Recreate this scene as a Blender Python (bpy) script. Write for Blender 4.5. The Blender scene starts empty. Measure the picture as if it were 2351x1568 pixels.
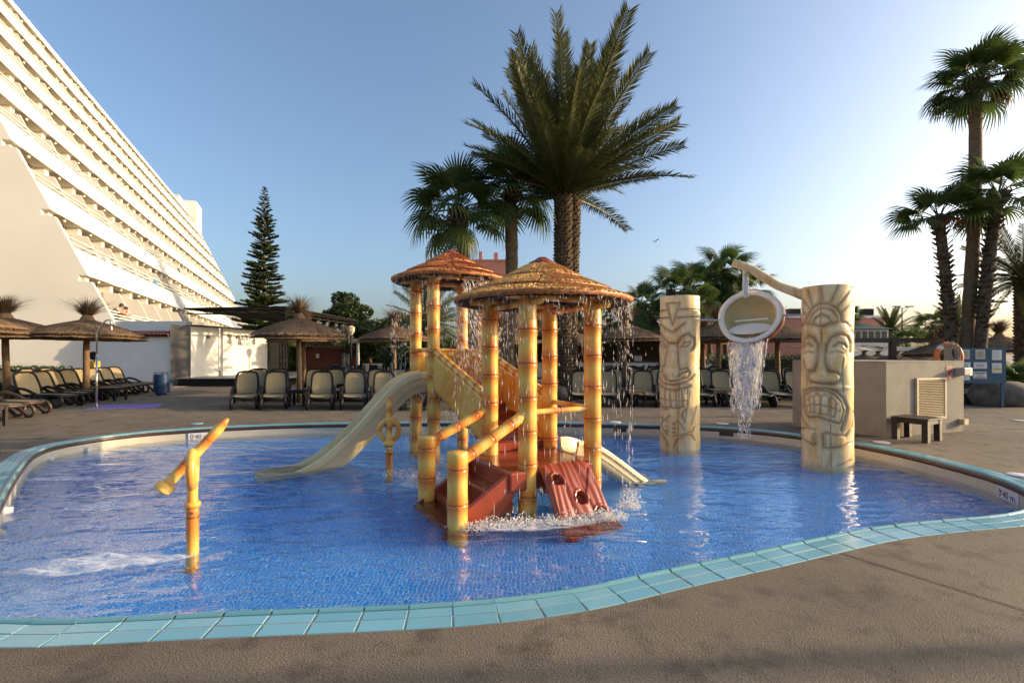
import bpy, bmesh, math, random
from mathutils import Vector, Matrix, Euler
random.seed(7)
ORD = ['first', 'second', 'third', 'fourth', 'fifth', 'sixth', 'seventh', 'eighth', 'ninth', 'tenth']
R = math.radians
sc = bpy.context.scene
# ------------------------------------------------------------------ camera, sky, sun, exposure
F, CX, HY, CH = 1100.0, 1175.5, 812.0, 1.5          # focal length, image centre, horizon (in a 2351 px wide frame), eye height
cam = bpy.data.cameras.new('camera'); camo = bpy.data.objects.new('camera', cam); sc.collection.objects.link(camo)
camo.location = (0, 0, CH); camo.rotation_euler = (R(90), 0, 0)
cam.sensor_width = 36; cam.lens = F / 2351 * 36; cam.shift_y = 28 / 2351; cam.clip_start = .05; cam.clip_end = 4000
sc.camera = camo
SUN_EL, SUN_AZ = R(13), R(86)                        # azimuth measured from +Y towards +X
w = bpy.data.worlds.new('World'); sc.world = w; w.use_nodes = True
nt = w.node_tree; bg = nt.nodes['Background']
sky = nt.nodes.new('ShaderNodeTexSky'); sky.sky_type = 'NISHITA'; sky.sun_disc = False
sky.sun_elevation = SUN_EL; sky.sun_rotation = SUN_AZ; sky.altitude = 0; sky.air_density = .9; sky.dust_density = 4.4; sky.ozone_density = 2.1
nt.links.new(sky.outputs[0], bg.inputs[0]); bg.inputs[1].default_value = .14
sl = bpy.data.lights.new('sun', 'SUN'); sl.energy = 2.85; sl.angle = R(.6); sl.color = (1, .72, .42)
so = bpy.data.objects.new('sun', sl); sc.collection.objects.link(so)
dsun = Vector((math.cos(SUN_EL) * math.sin(SUN_AZ), math.cos(SUN_EL) * math.cos(SUN_AZ), math.sin(SUN_EL)))
so.rotation_euler = dsun.to_track_quat('Z', 'Y').to_euler(); so.location = dsun * 60
vs = sc.view_settings; vs.view_transform = 'Standard'; vs.look = 'None'; vs.exposure = 1.2; vs.gamma = 1
sc.render.engine = 'CYCLES'; sc.cycles.max_bounces = 10; sc.cycles.transparent_max_bounces = 24; sc.cycles.use_denoising = True
sc.cycles.sample_clamp_indirect = 6
C = sc.collection

# ------------------------------------------------------------------ helpers
def px(x, y, Y): return Vector(((x - CX) / F * Y, Y, CH - (y - HY) / F * Y))
def gp(x, y, h=0.0):
    Y = (CH - h) * F / (y - HY); return Vector(((x - CX) / F * Y, Y, h))
def smooth(x, a, b):
    t = max(0, min(1, (x - a) / (b - a))); return t * t * (3 - 2 * t)
class MB:
    def __init__(s): s.v = []; s.f = []; s.a = []; s.b = []
    def add(s, vs, fs, a=None, b=None):
        o = len(s.v); s.v.extend(tuple(q) for q in vs); s.f.extend(tuple(i + o for i in q) for q in fs)
        n = len(vs); s.a.extend(a if a is not None else [0.0] * n); s.b.extend(b if b is not None else [0.0] * n); return s
    def box(s, c, d, rz=0.0, M=None):
        x, y, z = d[0] / 2, d[1] / 2, d[2] / 2
        P = [Vector((i * x, j * y, k * z)) for k in (-1, 1) for j in (-1, 1) for i in (-1, 1)]
        m = M if M is not None else Matrix.Rotation(rz, 3, 'Z')
        P = [m @ p + Vector(c) for p in P]
        return s.add(P, [(0, 2, 3, 1), (4, 5, 7, 6), (0, 1, 5, 4), (2, 6, 7, 3), (0, 4, 6, 2), (1, 3, 7, 5)])
    def bar(s, p0, p1, wd, ht, up=(0, 0, 1)):
        p0 = Vector(p0); p1 = Vector(p1); d = p1 - p0; L = d.length; d.normalize()
        u = Vector(up)
        if abs(d.dot(u)) > .98: u = Vector((0, 1, 0))
        r = d.cross(u).normalized(); u = r.cross(d)
        return s.box((p0 + p1) / 2, (L, wd, ht), M=Matrix((d, r, u)).transposed())
    def tube(s, path, rad, n=10, cap=True, sq=None):
        P = [Vector(p) for p in path]; m = len(P)
        if not hasattr(rad, '__len__'): rad = [rad] * m
        vs, fs, A = [], [], []; ref = None; L = 0
        for i in range(m):
            d = (P[min(i + 1, m - 1)] - P[max(i - 1, 0)]).normalized()
            if ref is None:
                ref = Vector((0, 0, 1)) if abs(d.z) < .9 else Vector((1, 0, 0))
            r = (ref - d * ref.dot(d)).normalized(); ref = r; q = d.cross(r)
            if i: L += (P[i] - P[i - 1]).length
            for k in range(n):
                t = 2 * math.pi * k / n
                vs.append(P[i] + (r * math.cos(t) + q * math.sin(t)) * rad[i]); A.append(L)
        for i in range(m - 1):
            for k in range(n):
                k2 = (k + 1) % n; fs.append((i * n + k, i * n + k2, (i + 1) * n + k2, (i + 1) * n + k))
        if cap: fs.append(tuple(range(n - 1, -1, -1))); fs.append(tuple((m - 1) * n + k for k in range(n)))
        return s.add(vs, fs, A)
    def lathe(s, prof, n=24, c=(0, 0, 0), cap=False, a=None):
        c = Vector(c); vs, fs, A, B = [], [], [], []
        for i, (r, z) in enumerate(prof):
            for k in range(n):
                t = 2 * math.pi * k / n; vs.append(c + Vector((r * math.cos(t), r * math.sin(t), z)))
                A.append(a[i] if a else r); B.append(k / n)
        for i in range(len(prof) - 1):
            for k in range(n):
                k2 = (k + 1) % n; fs.append((i * n + k, i * n + k2, (i + 1) * n + k2, (i + 1) * n + k))
        if cap: fs.append(tuple(range(n - 1, -1, -1))); fs.append(tuple((len(prof) - 1) * n + k for k in range(n)))
        return s.add(vs, fs, A, B)
    def prism(s, poly, fn, d):
        """poly: 2-D outline; fn(a,b,t) gives the point at depth t (0 or d)"""
        n = len(poly); vs = [fn(a, b, 0) for a, b in poly] + [fn(a, b, d) for a, b in poly]
        fs = [tuple(range(n - 1, -1, -1)), tuple(range(n, 2 * n))] + [(i, (i + 1) % n, n + (i + 1) % n, n + i) for i in range(n)]
        return s.add(vs, fs)
    def mesh(s, name, m, sm=False):
        me = bpy.data.meshes.new(name); me.from_pydata(s.v, [], s.f); me.update()
        if any(s.a) or any(s.b):
            at = me.attributes.new('va', 'FLOAT', 'POINT'); at.data.foreach_set('value', s.a)
            at = me.attributes.new('vb', 'FLOAT', 'POINT'); at.data.foreach_set('value', s.b)
        if m: me.materials.append(m)
        if sm: me.polygons.foreach_set('use_smooth', [True] * len(me.polygons))
        return me
    def build(s, name, m, parent=None, sm=False, fix=True, loc=None, rz=0):
        me = s.mesh(name, m, sm)
        if fix:
            bm = bmesh.new(); bm.from_mesh(me); bmesh.ops.recalc_face_normals(bm, faces=bm.faces); bm.to_mesh(me); bm.free()
        return obj(name, me, parent, loc, rz)
def obj(name, me, parent=None, loc=None, rz=0):
    o = bpy.data.objects.new(name, me); C.objects.link(o)
    if parent is not None: o.parent = parent
    if loc is not None: o.location = loc
    if rz: o.rotation_euler.z = rz
    return o
def tag(o, label, cat, group=None, kind=None):
    o['label'] = label
    if cat: o['category'] = cat
    if group: o['group'] = group
    if kind: o['kind'] = kind
    return o
def thing(name, label, cat, loc=(0, 0, 0), rz=0, group=None):
    return tag(obj(name, None, None, loc, rz), label, cat, group)
def struct(name, mb, m, sm=False, parent=None):
    o = mb.build(name, m, parent, sm)
    if parent is None: o['kind'] = 'structure'
    return o
def dup(o, loc=None, rz=None, label=None, group=None, scale=None):
    def cp(q, par):
        c = q.copy(); C.objects.link(c); c.parent = par
        for ch in q.children: cp(ch, c)
        return c
    r = cp(o, None)
    if loc is not None: r.location = loc
    if rz is not None: r.rotation_euler.z = rz
    if scale is not None: r.scale = (scale,) * 3 if not hasattr(scale, '__len__') else scale
    if label: r['label'] = label
    if group: r['group'] = group
    return r
def shade_auto(o, ang=35):
    me = o.data; me.polygons.foreach_set('use_smooth', [True] * len(me.polygons))
    try: me.set_sharp_from_angle(angle=R(ang))
    except Exception: pass
    return o
def bevel(o, wd=.01, seg=2):
    m = o.modifiers.new('bevel', 'BEVEL'); m.width = wd; m.segments = seg; m.limit_method = 'ANGLE'; return o

# ------------------------------------------------------------------ materials
class N:
    def __init__(s, name, rough=.6, spec=.5, metal=0):
        s.m = bpy.data.materials.new(name); s.m.use_nodes = True; s.t = s.m.node_tree
        s.p = s.t.nodes['Principled BSDF']; s.out = s.t.nodes['Material Output']
        s.p.inputs['Roughness'].default_value = rough; s.p.inputs['Specular IOR Level'].default_value = spec; s.p.inputs['Metallic'].default_value = metal
        s.tc = None
    def n(s, ty, **k):
        q = s.t.nodes.new('ShaderNode' + ty)
        for a, b in k.items(): setattr(q, a, b)
        return q
    def l(s, a, b): s.t.links.new(a, b)
    def co(s, kind='Object', scale=(1, 1, 1)):
        if s.tc is None: s.tc = s.n('TexCoord')
        mp = s.n('Mapping'); mp.inputs['Scale'].default_value = scale; s.l(s.tc.outputs[kind], mp.inputs[0]); return mp.outputs[0]
    def noise(s, scale, detail=3, rough=.55, vec=None, dist=0):
        q = s.n('TexNoise'); q.inputs['Scale'].default_value = scale; q.inputs['Detail'].default_value = detail; q.inputs['Roughness'].default_value = rough; q.inputs['Distortion'].default_value = dist
        s.l(vec if vec is not None else s.co(), q.inputs['Vector']); return q.outputs[0]
    def ramp(s, fac, stops, interp='LINEAR'):
        q = s.n('ValToRGB'); q.color_ramp.interpolation = interp; e = q.color_ramp.elements
        while len(e) < len(stops): e.new(.5)
        for i, (p, c) in enumerate(stops):
            e[i].position = p; e[i].color = tuple(c) + (1,) if len(c) == 3 else c
        s.l(fac, q.inputs[0]); return q.outputs[0]
    def mix(s, fac, a, b, mode='MIX'):
        q = s.n('Mix', data_type='RGBA', blend_type=mode)
        for v, i in ((fac, 0), (a, 6), (b, 7)):
            if isinstance(v, (int, float)): q.inputs[i].default_value = v
            elif isinstance(v, (tuple, list)): q.inputs[i].default_value = tuple(v) + (1,)
            else: s.l(v, q.inputs[i])
        return q.outputs[2]
    def math(s, op, a, b=0.0, c=None):
        q = s.n('Math', operation=op)
        for i, v in enumerate((a, b, c)):
            if v is None: continue
            if isinstance(v, (int, float)): q.inputs[i].default_value = v
            else: s.l(v, q.inputs[i])
        return q.outputs[0]
    def attr(s, name): q = s.n('Attribute', attribute_name=name); return q.outputs['Fac']
    def bump(s, h, st=.3, dist=.01):
        q = s.n('Bump'); q.inputs['Strength'].default_value = st; q.inputs['Distance'].default_value = dist; s.l(h, q.inputs['Height']); s.l(q.outputs[0], s.p.inputs['Normal']); return q.outputs[0]
    def col(s, v):
        if isinstance(v, (tuple, list)): s.p.inputs['Base Color'].default_value = tuple(v) + (1,)
        else: s.l(v, s.p.inputs['Base Color'])
        return s
def plain(name, c, rough=.6, var=.12, scale=6, bump=0, spec=.5, metal=0, bs=60):
    """colour with gentle mottling and optional fine relief"""
    k = N(name, rough, spec, metal); d = tuple(max(0, x * (1 - var)) for x in c); e = tuple(min(1, x * (1 + var)) for x in c)
    k.col(k.mix(k.ramp(k.noise(scale, 4), [(.3, (0, 0, 0)), (.7, (1, 1, 1))]), d, e))
    if bump: k.bump(k.noise(bs, 3), bump, .01)
    return k.m
M = {}
M['white'] = plain('white_paint', (.74, .72, .67), .7, .05, 1.5, .08)
M['hotel'] = plain('hotel_render', (.62, .60, .54), .75, .06, .25, .05, bs=3)
M['rail'] = plain('rail_paint', (.78, .76, .7), .5, .03)
M['glass_dark'] = plain('dark_window', (.13, .11, .085), .12, .3, 3)
M['soffit'] = plain('soffit', (.74, .67, .54), .7, .06, 1)
M['dark'] = plain('dark_metal', (.016, .015, .013), .75, .2, spec=.2)
M['black'] = plain('black_resin', (.011, .010, .010), .55, .3, 30, spec=.3)
M['brown_resin'] = plain('brown_resin', (.05, .032, .022), .45, .2, 30)
M['steel'] = plain('steel', (.6, .58, .55), .25, .05, metal=1)
M['pinkwall'] = plain('pink_render', (.50, .22, .15), .8, .08, 1)
M['redtile'] = plain('clay_tile', (.20, .065, .045), .8, .3, 8, .2)
M['greenroof'] = plain('green_roof', (.02, .06, .045), .6, .2, 4)
M['grey'] = plain('grey_cloth', (.13, .12, .105), .85, .15, 3, .3, bs=12)
M['bluebin'] = plain('blue_paint', (.010, .045, .125), .45, .15, 8)
M['board'] = plain('blue_board', (.035, .09, .145), .55, .08, 5)
M['paper'] = plain('paper', (.62, .61, .62), .5, .05, 4)
M['ink'] = plain('ink', (.05, .05, .06), .6, 0)
M['yellow'] = plain('yellow_plastic', (.65, .36, .02), .4, .1)
M['orange'] = plain('orange_buoy', (.65, .16, .03), .5, .1)
M['tarp'] = plain('beige_canvas', (.50, .42, .28), .8, .08, 3, .2, bs=20)
M['rope'] = plain('rope', (.36, .30, .22), .9, .15, 40)
M['skin'] = plain('skin', (.46, .24, .15), .5, .06, 10)
M['shirt'] = plain('shirt_cloth', (.62, .68, .74), .85, .06, 10)
M['tank'] = plain('tank_top', (.75, .74, .72), .85, .05, 10)
M['darkcloth'] = plain('dark_cloth', (.015, .015, .018), .85, .1, 10)
M['hair'] = plain('hair', (.025, .017, .012), .6, .2, 30)
M['stone'] = plain('stone', (.13, .11, .09), .85, .35, 5, .6, bs=14)
M['gravel'] = plain('gravel', (.30, .25, .19), .9, .4, 30, .8, bs=50)
M['soil'] = plain('soil', (.06, .045, .03), .95, .4, 6, .6)
def mk_box():
    k = N('pump_house_render', .85, .3); a = k.noise(3, 5); b = k.noise(40, 3)
    c = k.mix(k.ramp(a, [(.35, (0, 0, 0)), (.7, (1, 1, 1))]), (.24, .22, .185), (.31, .285, .24))
    z = k.n('SeparateXYZ'); k.l(k.co(), z.inputs[0])
    st = k.math('MULTIPLY', k.ramp(z.outputs[2], [(0, (1, 1, 1)), (.25, (0, 0, 0))]), k.ramp(k.noise(5, 5), [(.45, (0, 0, 0)), (.65, (1, 1, 1))]))
    k.col(k.mix(k.math('MULTIPLY', st, .6), c, (.14, .11, .08))); k.bump(b, .15); return k.m
M['pump'] = mk_box()
def mk_deck():
    k = N('deck_concrete', .82, .35)
    big = k.ramp(k.noise(.55, 5, .6), [(.32, (0, 0, 0)), (.68, (1, 1, 1))]); mid = k.noise(3.2, 5, .65); fine = k.noise(95, 2, .6)
    c = k.mix(big, (.135, .112, .083), (.212, .174, .126))
    c = k.mix(k.ramp(mid, [(.50, (0, 0, 0)), (.68, (1, 1, 1))]), c, (.085, .071, .054))
    c = k.mix(k.math('MULTIPLY', k.ramp(k.noise(11, 6, .7), [(.60, (0, 0, 0)), (.72, (1, 1, 1))]), .55), c, (.048, .040, .031))
    c = k.mix(k.math('MULTIPLY', k.ramp(fine, [(.35, (1, 1, 1)), (.55, (0, 0, 0))]), .35), c, (.042, .035, .027))
    k.col(c)
    v = k.n('TexVoronoi'); v.inputs['Scale'].default_value = 120; k.l(k.co(), v.inputs['Vector'])
    h = k.math('ADD', k.math('MULTIPLY', v.outputs['Distance'], .6), k.math('MULTIPLY', k.noise(75, 4, .7), 1.2))
    k.bump(h, .8, .010); return k.m
M['deck'] = mk_deck()
M['groundm'] = plain('earth', (.26, .21, .15), .95, .25, .2)
def grid_mask(k, u, v, size, line):
    def one(c):
        f = k.math('FRACT', k.math('DIVIDE', c, size)); return k.math('LESS_THAN', f, line)
    return k.math('MAXIMUM', one(u), one(v))
def mk_floor():
    k = N('pool_mosaic', .25, .5); s = k.n('SeparateXYZ'); k.l(k.co(), s.inputs[0])
    g = grid_mask(k, s.outputs[0], s.outputs[1], .036, .13)
    vo = k.n('TexVoronoi'); vo.inputs['Scale'].default_value = 27.78; vo.inputs['Randomness'].default_value = 0; k.l(k.co(), vo.inputs['Vector'])
    sx = k.n('SeparateXYZ'); k.l(vo.outputs['Color'], sx.inputs[0])
    c = k.mix(sx.outputs[0], (.004, .22, .80), (.012, .30, .92)); k.col(k.mix(g, c, (.40, .68, .95))); return k.m
M['floor'] = mk_floor()
def mk_wallmos():
    k = N('beige_mosaic', .3, .5); g = grid_mask(k, k.attr('va'), k.attr('vb'), .034, .13)
    c = k.mix(k.noise(9, 4), (.40, .36, .25), (.56, .52, .40)); k.col(k.mix(g, c, (.62, .60, .53))); return k.m
M['wallmos'] = mk_wallmos()
def mk_tile(name, a, b):
    k = N(name, .22, .5); oi = k.n('ObjectInfo'); c = k.mix(oi.outputs['Random'], a, b)
    k.col(k.mix(k.math('MULTIPLY', k.ramp(k.noise(7, 5, .7, k.co('Object')), [(.5, (0, 0, 0)), (.8, (1, 1, 1))]), .35), c, (.24, .30, .29)))
    k.bump(k.noise(25, 2), .04); return k.m
M['tile'] = mk_tile('coping_tile_glaze', (.145, .36, .45), (.185, .42, .51))
M['nosing'] = mk_tile('nosing_glaze', (.13, .32, .36), (.155, .36, .40))
M['lip'] = plain('dark_lip', (.055, .03, .022), .35, .3, 8)
M['grout'] = plain('grout', (.40, .34, .26), .9, .2, 20)
def mk_water():
    k = N('pool_water', 0, .5)
    p = k.p; p.inputs['Base Color'].default_value = (.88, .95, 1, 1); p.inputs['Transmission Weight'].default_value = 1; p.inputs['IOR'].default_value = 1.33; p.inputs['Roughness'].default_value = .0
    a = k.noise(1.15, 2, .5, k.co('Object', (1.0, 2.3, 1)), .6); b = k.noise(4.2, 2, .5, k.co('Object', (1, 1.9, 1)), .8); c = k.noise(15, 2, .5)
    h = k.math('ADD', k.math('ADD', a, k.math('MULTIPLY', b, .26)), k.math('MULTIPLY', c, .014))
    h = k.math('MULTIPLY', h, k.ramp(k.noise(.33, 2), [(.35, (.45, .45, .45)), (.65, (1, 1, 1))]))
    k.bump(h, 1.0, .075); return k.m
M['water'] = mk_water()
def mk_drop():
    k = N('water_drops', .08, .6); p = k.p
    p.inputs['Base Color'].default_value = (1, .97, .93, 1); p.inputs['Transmission Weight'].default_value = .12; p.inputs['IOR'].default_value = 1.33; return k.m
M['drop'] = mk_drop()
def mk_foam():
    k = N('foam', .45, .5); k.col((.86, .89, .92)); tr = k.n('BsdfTransparent'); mx = k.n('MixShader')
    f = k.math('MULTIPLY', k.ramp(k.math('ADD', k.noise(6, 6, .7, k.co('Object', (1, 2.6, 1)), .8), k.math('MULTIPLY', k.math('SUBTRACT', k.attr('va'), 1), .42)), [(.34, (0, 0, 0)), (.70, (1, 1, 1))]), .85)
    k.l(f, mx.inputs[0]); k.l(tr.outputs[0], mx.inputs[1]); k.l(k.p.outputs[0], mx.inputs[2]); k.l(mx.outputs[0], k.out.inputs[0]); k.bump(k.noise(45, 3), .6, .02); return k.m
M['foam'] = mk_foam()
def mk_veil(name, ring):
    k = N(name, .3, .5); k.col((.95, .95, .95)); tl_ = k.n('BsdfTranslucent'); tl_.inputs[0].default_value = (.95, .95, .95, 1); m1 = k.n('MixShader'); m1.inputs[0].default_value = .35; k.l(k.p.outputs[0], m1.inputs[1]); k.l(tl_.outputs[0], m1.inputs[2])
    if ring:
        cb = k.n('CombineXYZ'); k.l(k.math('MULTIPLY', k.attr('vb'), 330), cb.inputs[0]); sz = k.n('SeparateXYZ'); k.l(k.co(), sz.inputs[0]); k.l(k.math('MULTIPLY', sz.outputs[2], 7), cb.inputs[1]); nz = k.noise(1, 3, .6, cb.outputs[0], .4); rp = [(.60, (0, 0, 0)), (.72, (1, 1, 1))]
    else: nz = k.noise(1, 4, .65, k.co('Object', (26, 26, 2.6)), .5); rp = [(.40, (0, 0, 0)), (.62, (1, 1, 1))]
    f = k.math('MULTIPLY', k.ramp(nz, rp), k.attr('va')); tr = k.n('BsdfTransparent'); m2 = k.n('MixShader'); k.l(f, m2.inputs[0]); k.l(tr.outputs[0], m2.inputs[1]); k.l(m1.outputs[0], m2.inputs[2]); k.l(m2.outputs[0], k.out.inputs[0]); k.bump(nz, .5, .02); return k.m
M['veil'] = mk_veil('water_curtain', False); M['veilring'] = mk_veil('water_strings', True)
def mk_bamboo():
    k = N('moulded_bamboo', .27, .5); va = k.attr('va')
    pos = k.math('ADD', va, k.math('MULTIPLY', k.math('SUBTRACT', k.noise(4.5, 4, .6), .5), .42))
    c = k.ramp(pos, [(0, (.60, .18, .026)), (.15, (.72, .28, .046)), (.34, (.82, .45, .088)), (.55, (.84, .54, .13)), (.73, (.80, .39, .074)), (.88, (.67, .23, .038)), (1, (.54, .15, .024))])
    st = k.ramp(k.noise(14, 5, .7, k.co('Object', (6, 6, .55))), [(.50, (0, 0, 0)), (.72, (1, 1, 1))])
    c = k.mix(k.math('MULTIPLY', st, .42), c, (.40, .12, .02))
    c = k.mix(k.math('MULTIPLY', k.ramp(k.noise(2.3, 2), [(.55, (0, 0, 0)), (.72, (1, 1, 1))]), .3), c, (.50, .43, .09))
    ring = k.math('MAXIMUM', k.math('LESS_THAN', va, .008), k.math('GREATER_THAN', va, .993))
    k.col(k.mix(k.math('MULTIPLY', ring, .85), c, (.075, .016, .006))); k.bump(k.noise(14, 4, .6, k.co('Object', (6, 6, .5))), .08); return k.m
M['bamboo'] = mk_bamboo()
def mk_redplastic():
    k = N('red_brown_moulding', .24, .55); k.col(k.mix(k.noise(3, 4), (.20, .036, .014), (.29, .055, .021))); k.bump(k.noise(30, 3), .12); return k.m
M['redp'] = mk_redplastic()
def mk_slide():
    k = N('cream_slide', .33, .5); k.col(k.mix(k.ramp(k.noise(2.5, 4), [(.3, (0, 0, 0)), (.7, (1, 1, 1))]), (.66, .53, .27), (.74, .63, .38))); return k.m
M['slide'] = mk_slide()
def mk_tiki():
    k = N('carved_cream_wood', .33, .5); st = k.attr('va')
    n1 = k.noise(5, 5, .65, k.co('Object', (1.4, 1.4, .5))); n2 = k.noise(16, 5, .7, k.co('Object', (2.4, 2.4, .22)))
    c = k.mix(k.ramp(n1, [(.44, (0, 0, 0)), (.66, (1, 1, 1))]), (.88, .71, .40), (.78, .48, .16))
    c = k.mix(k.math('MULTIPLY', k.ramp(n2, [(.52, (0, 0, 0)), (.7, (1, 1, 1))]), .45), c, (.46, .24, .08))
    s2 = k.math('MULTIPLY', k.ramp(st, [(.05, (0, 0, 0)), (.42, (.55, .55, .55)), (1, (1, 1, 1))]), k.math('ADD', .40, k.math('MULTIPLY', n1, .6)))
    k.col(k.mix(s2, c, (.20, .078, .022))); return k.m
M['tiki'] = mk_tiki()
def mk_straw(name, a, b, c3, rough=.8):
    k = N(name, rough, .3); u = k.attr('vb'); v = k.attr('va')
    cb = k.n('CombineXYZ'); k.l(k.math('MULTIPLY', u, 220), cb.inputs[0]); k.l(k.math('MULTIPLY', v, 3.0), cb.inputs[1])
    n1 = k.noise(1, 4, .7, cb.outputs[0]); n2 = k.noise(3, 4)
    c = k.mix(k.ramp(n1, [(.40, (0, 0, 0)), (.60, (1, 1, 1))]), a, b); c = k.mix(k.ramp(n2, [(.45, (0, 0, 0)), (.7, (1, 1, 1))]), c, k.mix(.5, c, c3)); k.col(c)
    k.bump(n1, .35, .015); return k.m
M['hutstraw'] = mk_straw('moulded_straw', (.46, .17, .03), (.84, .54, .18), (.56, .20, .04), .7)
M['hutstraw2'] = mk_straw('moulded_straw_red', (.32, .075, .018), (.60, .23, .06), (.44, .11, .025), .7)
M['hutedge'] = plain('moulded_straw_edge', (.42, .16, .045), .5, .45, 22, .9, bs=26)
M['thatch'] = mk_straw('heather_thatch', (.095, .058, .034), (.33, .215, .12), (.07, .044, .026), .95)
M['wood'] = plain('round_timber', (.19, .115, .055), .8, .3, 9, .4)
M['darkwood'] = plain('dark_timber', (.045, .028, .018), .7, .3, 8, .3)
M['brickred'] = plain('red_board', (.16, .045, .03), .8, .25, 5)
def mk_sling():
    k = N('beige_sling', .8, .3); w1 = k.noise(60, 2, .5, k.co('Object', (1, .12, .12))); w2 = k.noise(60, 2, .5, k.co('Object', (.12, 1, .3)))
    k.col(k.mix(k.math('MULTIPLY', k.math('ADD', w1, w2), .55), (.22, .168, .09), (.38, .305, .18))); return k.m
M['sling'] = mk_sling()
def mk_leaf(name, a, b, tr=.25, rough=.5):
    k = N(name, rough, .35); oi = k.n('ObjectInfo')
    c = k.mix(k.ramp(k.noise(1.3, 3), [(.35, (0, 0, 0)), (.65, (1, 1, 1))]), a, b); c = k.mix(k.math('MULTIPLY', oi.outputs['Random'], .5), c, b); k.col(c)
    t = k.n('BsdfTranslucent'); k.l(c, t.inputs[0]); mx = k.n('MixShader'); mx.inputs[0].default_value = tr
    k.l(k.p.outputs[0], mx.inputs[1]); k.l(t.outputs[0], mx.inputs[2]); k.l(mx.outputs[0], k.out.inputs[0]); return k.m

M['date'] = mk_leaf('date_frond', (.035, .058, .014), (.12, .12, .036))
M['fan'] = mk_leaf('fan_leaf', (.034, .072, .018), (.095, .135, .034), .42)
M['deadfan'] = mk_leaf('dead_fan_leaf', (.20, .055, .016), (.28, .085, .024), .3)
M['pine'] = mk_leaf('pine_needles', (.018, .036, .010), (.060, .078, .020), .15)
M['leafy'] = mk_leaf('broad_leaves', (.015, .034, .010), (.05, .075, .022), .22)
M['leafy2'] = mk_leaf('hedge_leaves', (.035, .075, .012), (.075, .12, .025), .25)
def mk_trunk(name, a, b, ring):
    k = N(name, .9, .2); n1 = k.noise(7, 5, .7, k.co('Object', (1, 1, ring))); k.col(k.mix(k.ramp(n1, [(.35, (0, 0, 0)), (.65, (1, 1, 1))]), a, b)); k.bump(n1, .9, .05); return k.m
M['trunk'] = mk_trunk('ringed_palm_trunk', (.12, .08, .045), (.27, .19, .11), 5)
M['bark'] = mk_trunk('scaly_palm_trunk', (.045, .032, .022), (.17, .125, .08), 1)
# ------------------------------------------------------------------ pool outline
def gx(l): return [gp(x, y) for x, y in l]
near = gx([(89.6, 1485.7), (220.7, 1478.4), (340, 1473), (461, 1467), (690, 1456), (924.5, 1446), (1036, 1440), (1146, 1430), (1249, 1417), (1346, 1402.6), (1430, 1386), (1514, 1366), (1583, 1348), (1653, 1332.5), (1717, 1317.5), (1777, 1305), (1831, 1290), (1885, 1277.7), (1934, 1267.6), (1983, 1256), (2030, 1246), (2073, 1237.6), (2122, 1230), (2174, 1224.5), (2223, 1219.6), (2279, 1215.5), (2351, 1207.6)])
ctrl = [(p.x, p.y) for p in near[::3]] + [(4.457, 4.17), (5.0, 4.36), (5.55, 4.72), (5.9, 5.2), (6.1, 5.72), (6.17, 6.2), (6.18, 6.9), (6.09, 7.6), (5.87, 8.28), (5.39, 9.05), (4.70, 9.70), (3.90, 10.08), (3.0, 10.27), (1.0, 10.58), (-1.7, 10.65), (-3.81, 10.5), (-4.88, 10.33), (-5.75, 10.06), (-6.53, 9.70), (-7.05, 9.38), (-7.42, 8.98), (-7.66, 8.5), (-7.74, 7.98), (-7.62, 7.48), (-7.31, 6.94), (-6.75, 6.25), (-5.95, 5.33), (-5.2, 4.5), (-4.5, 3.72), (-3.9, 3.02), (-3.5, 2.66), (-3.1, 2.48), (-2.65, 2.445)]
def catmull(P, m=12):
    out = []; n = len(P)
    for i in range(n):
        a, b, c, d = (Vector(P[(i + k) % n]) for k in (-1, 0, 1, 2))
        for j in range(m):
            t = j / m; out.append(.5 * ((2 * b) + (c - a) * t + (2 * a - 5 * b + 4 * c - d) * t * t + (3 * b - a - 3 * c + d) * t ** 3))
    return out
raw = catmull(ctrl)
def resample(P, n):
    Q = P + [P[0]]; L = [0]
    for i in range(len(P)): L.append(L[-1] + (Q[i + 1] - Q[i]).length)
    out = []; j = 0
    for k in range(n):
        s = L[-1] * k / n
        while L[j + 1] < s: j += 1
        t = (s - L[j]) / (L[j + 1] - L[j]); out.append(Q[j].lerp(Q[j + 1], t))
    return out, L[-1]
_, per = resample(raw, 50)
NT = round(per / .262); NS = 4
OUT, _ = resample(raw, NT * NS)
for _k in range(2): OUT = [(OUT[i - 1] + OUT[i] * 2 + OUT[(i + 1) % len(OUT)]) / 4 for i in range(len(OUT))]
def nrm(P, i):
    d = (P[(i + 1) % len(P)] - P[i - 1]).normalized(); return Vector((-d.y, d.x))     # inward (outline runs counter-clockwise)
def off(P, d): return [P[i] + nrm(P, i) * d for i in range(len(P))]
INN = off(OUT, .262)
WATER_Z, FLOOR_Z = -.20, -.60
# deck with the pool cut out
def fill(outer, holes, z):
    bm = bmesh.new()
    for loop in [outer] + holes:
        vs = [bm.verts.new((p[0], p[1], z)) for p in loop]
        for i in range(len(vs)): bm.edges.new((vs[i], vs[(i + 1) % len(vs)]))
    bmesh.ops.triangle_fill(bm, use_beauty=True, use_dissolve=False, edges=bm.edges)
    for f in bm.faces:
        if f.normal.z < 0: f.normal_flip()
    return bm
bm = fill([(-70, -30), (60, -30), (60, 21.5), (14.5, 21.5), (14.5, 60), (-70, 60)], [OUT], 0)
me = bpy.data.meshes.new('pool_deck'); bm.to_mesh(me); bm.free(); me.materials.append(M['deck'])
deck = obj('pool_deck', me); deck['kind'] = 'structure'
b = MB(); b.add([(-1500, -1500, -1.02), (1500, -1500, -1.02), (1500, 1500, -1.02), (-1500, 1500, -1.02)], [(0, 1, 2, 3)]); struct('ground', b, M['groundm'])
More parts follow.
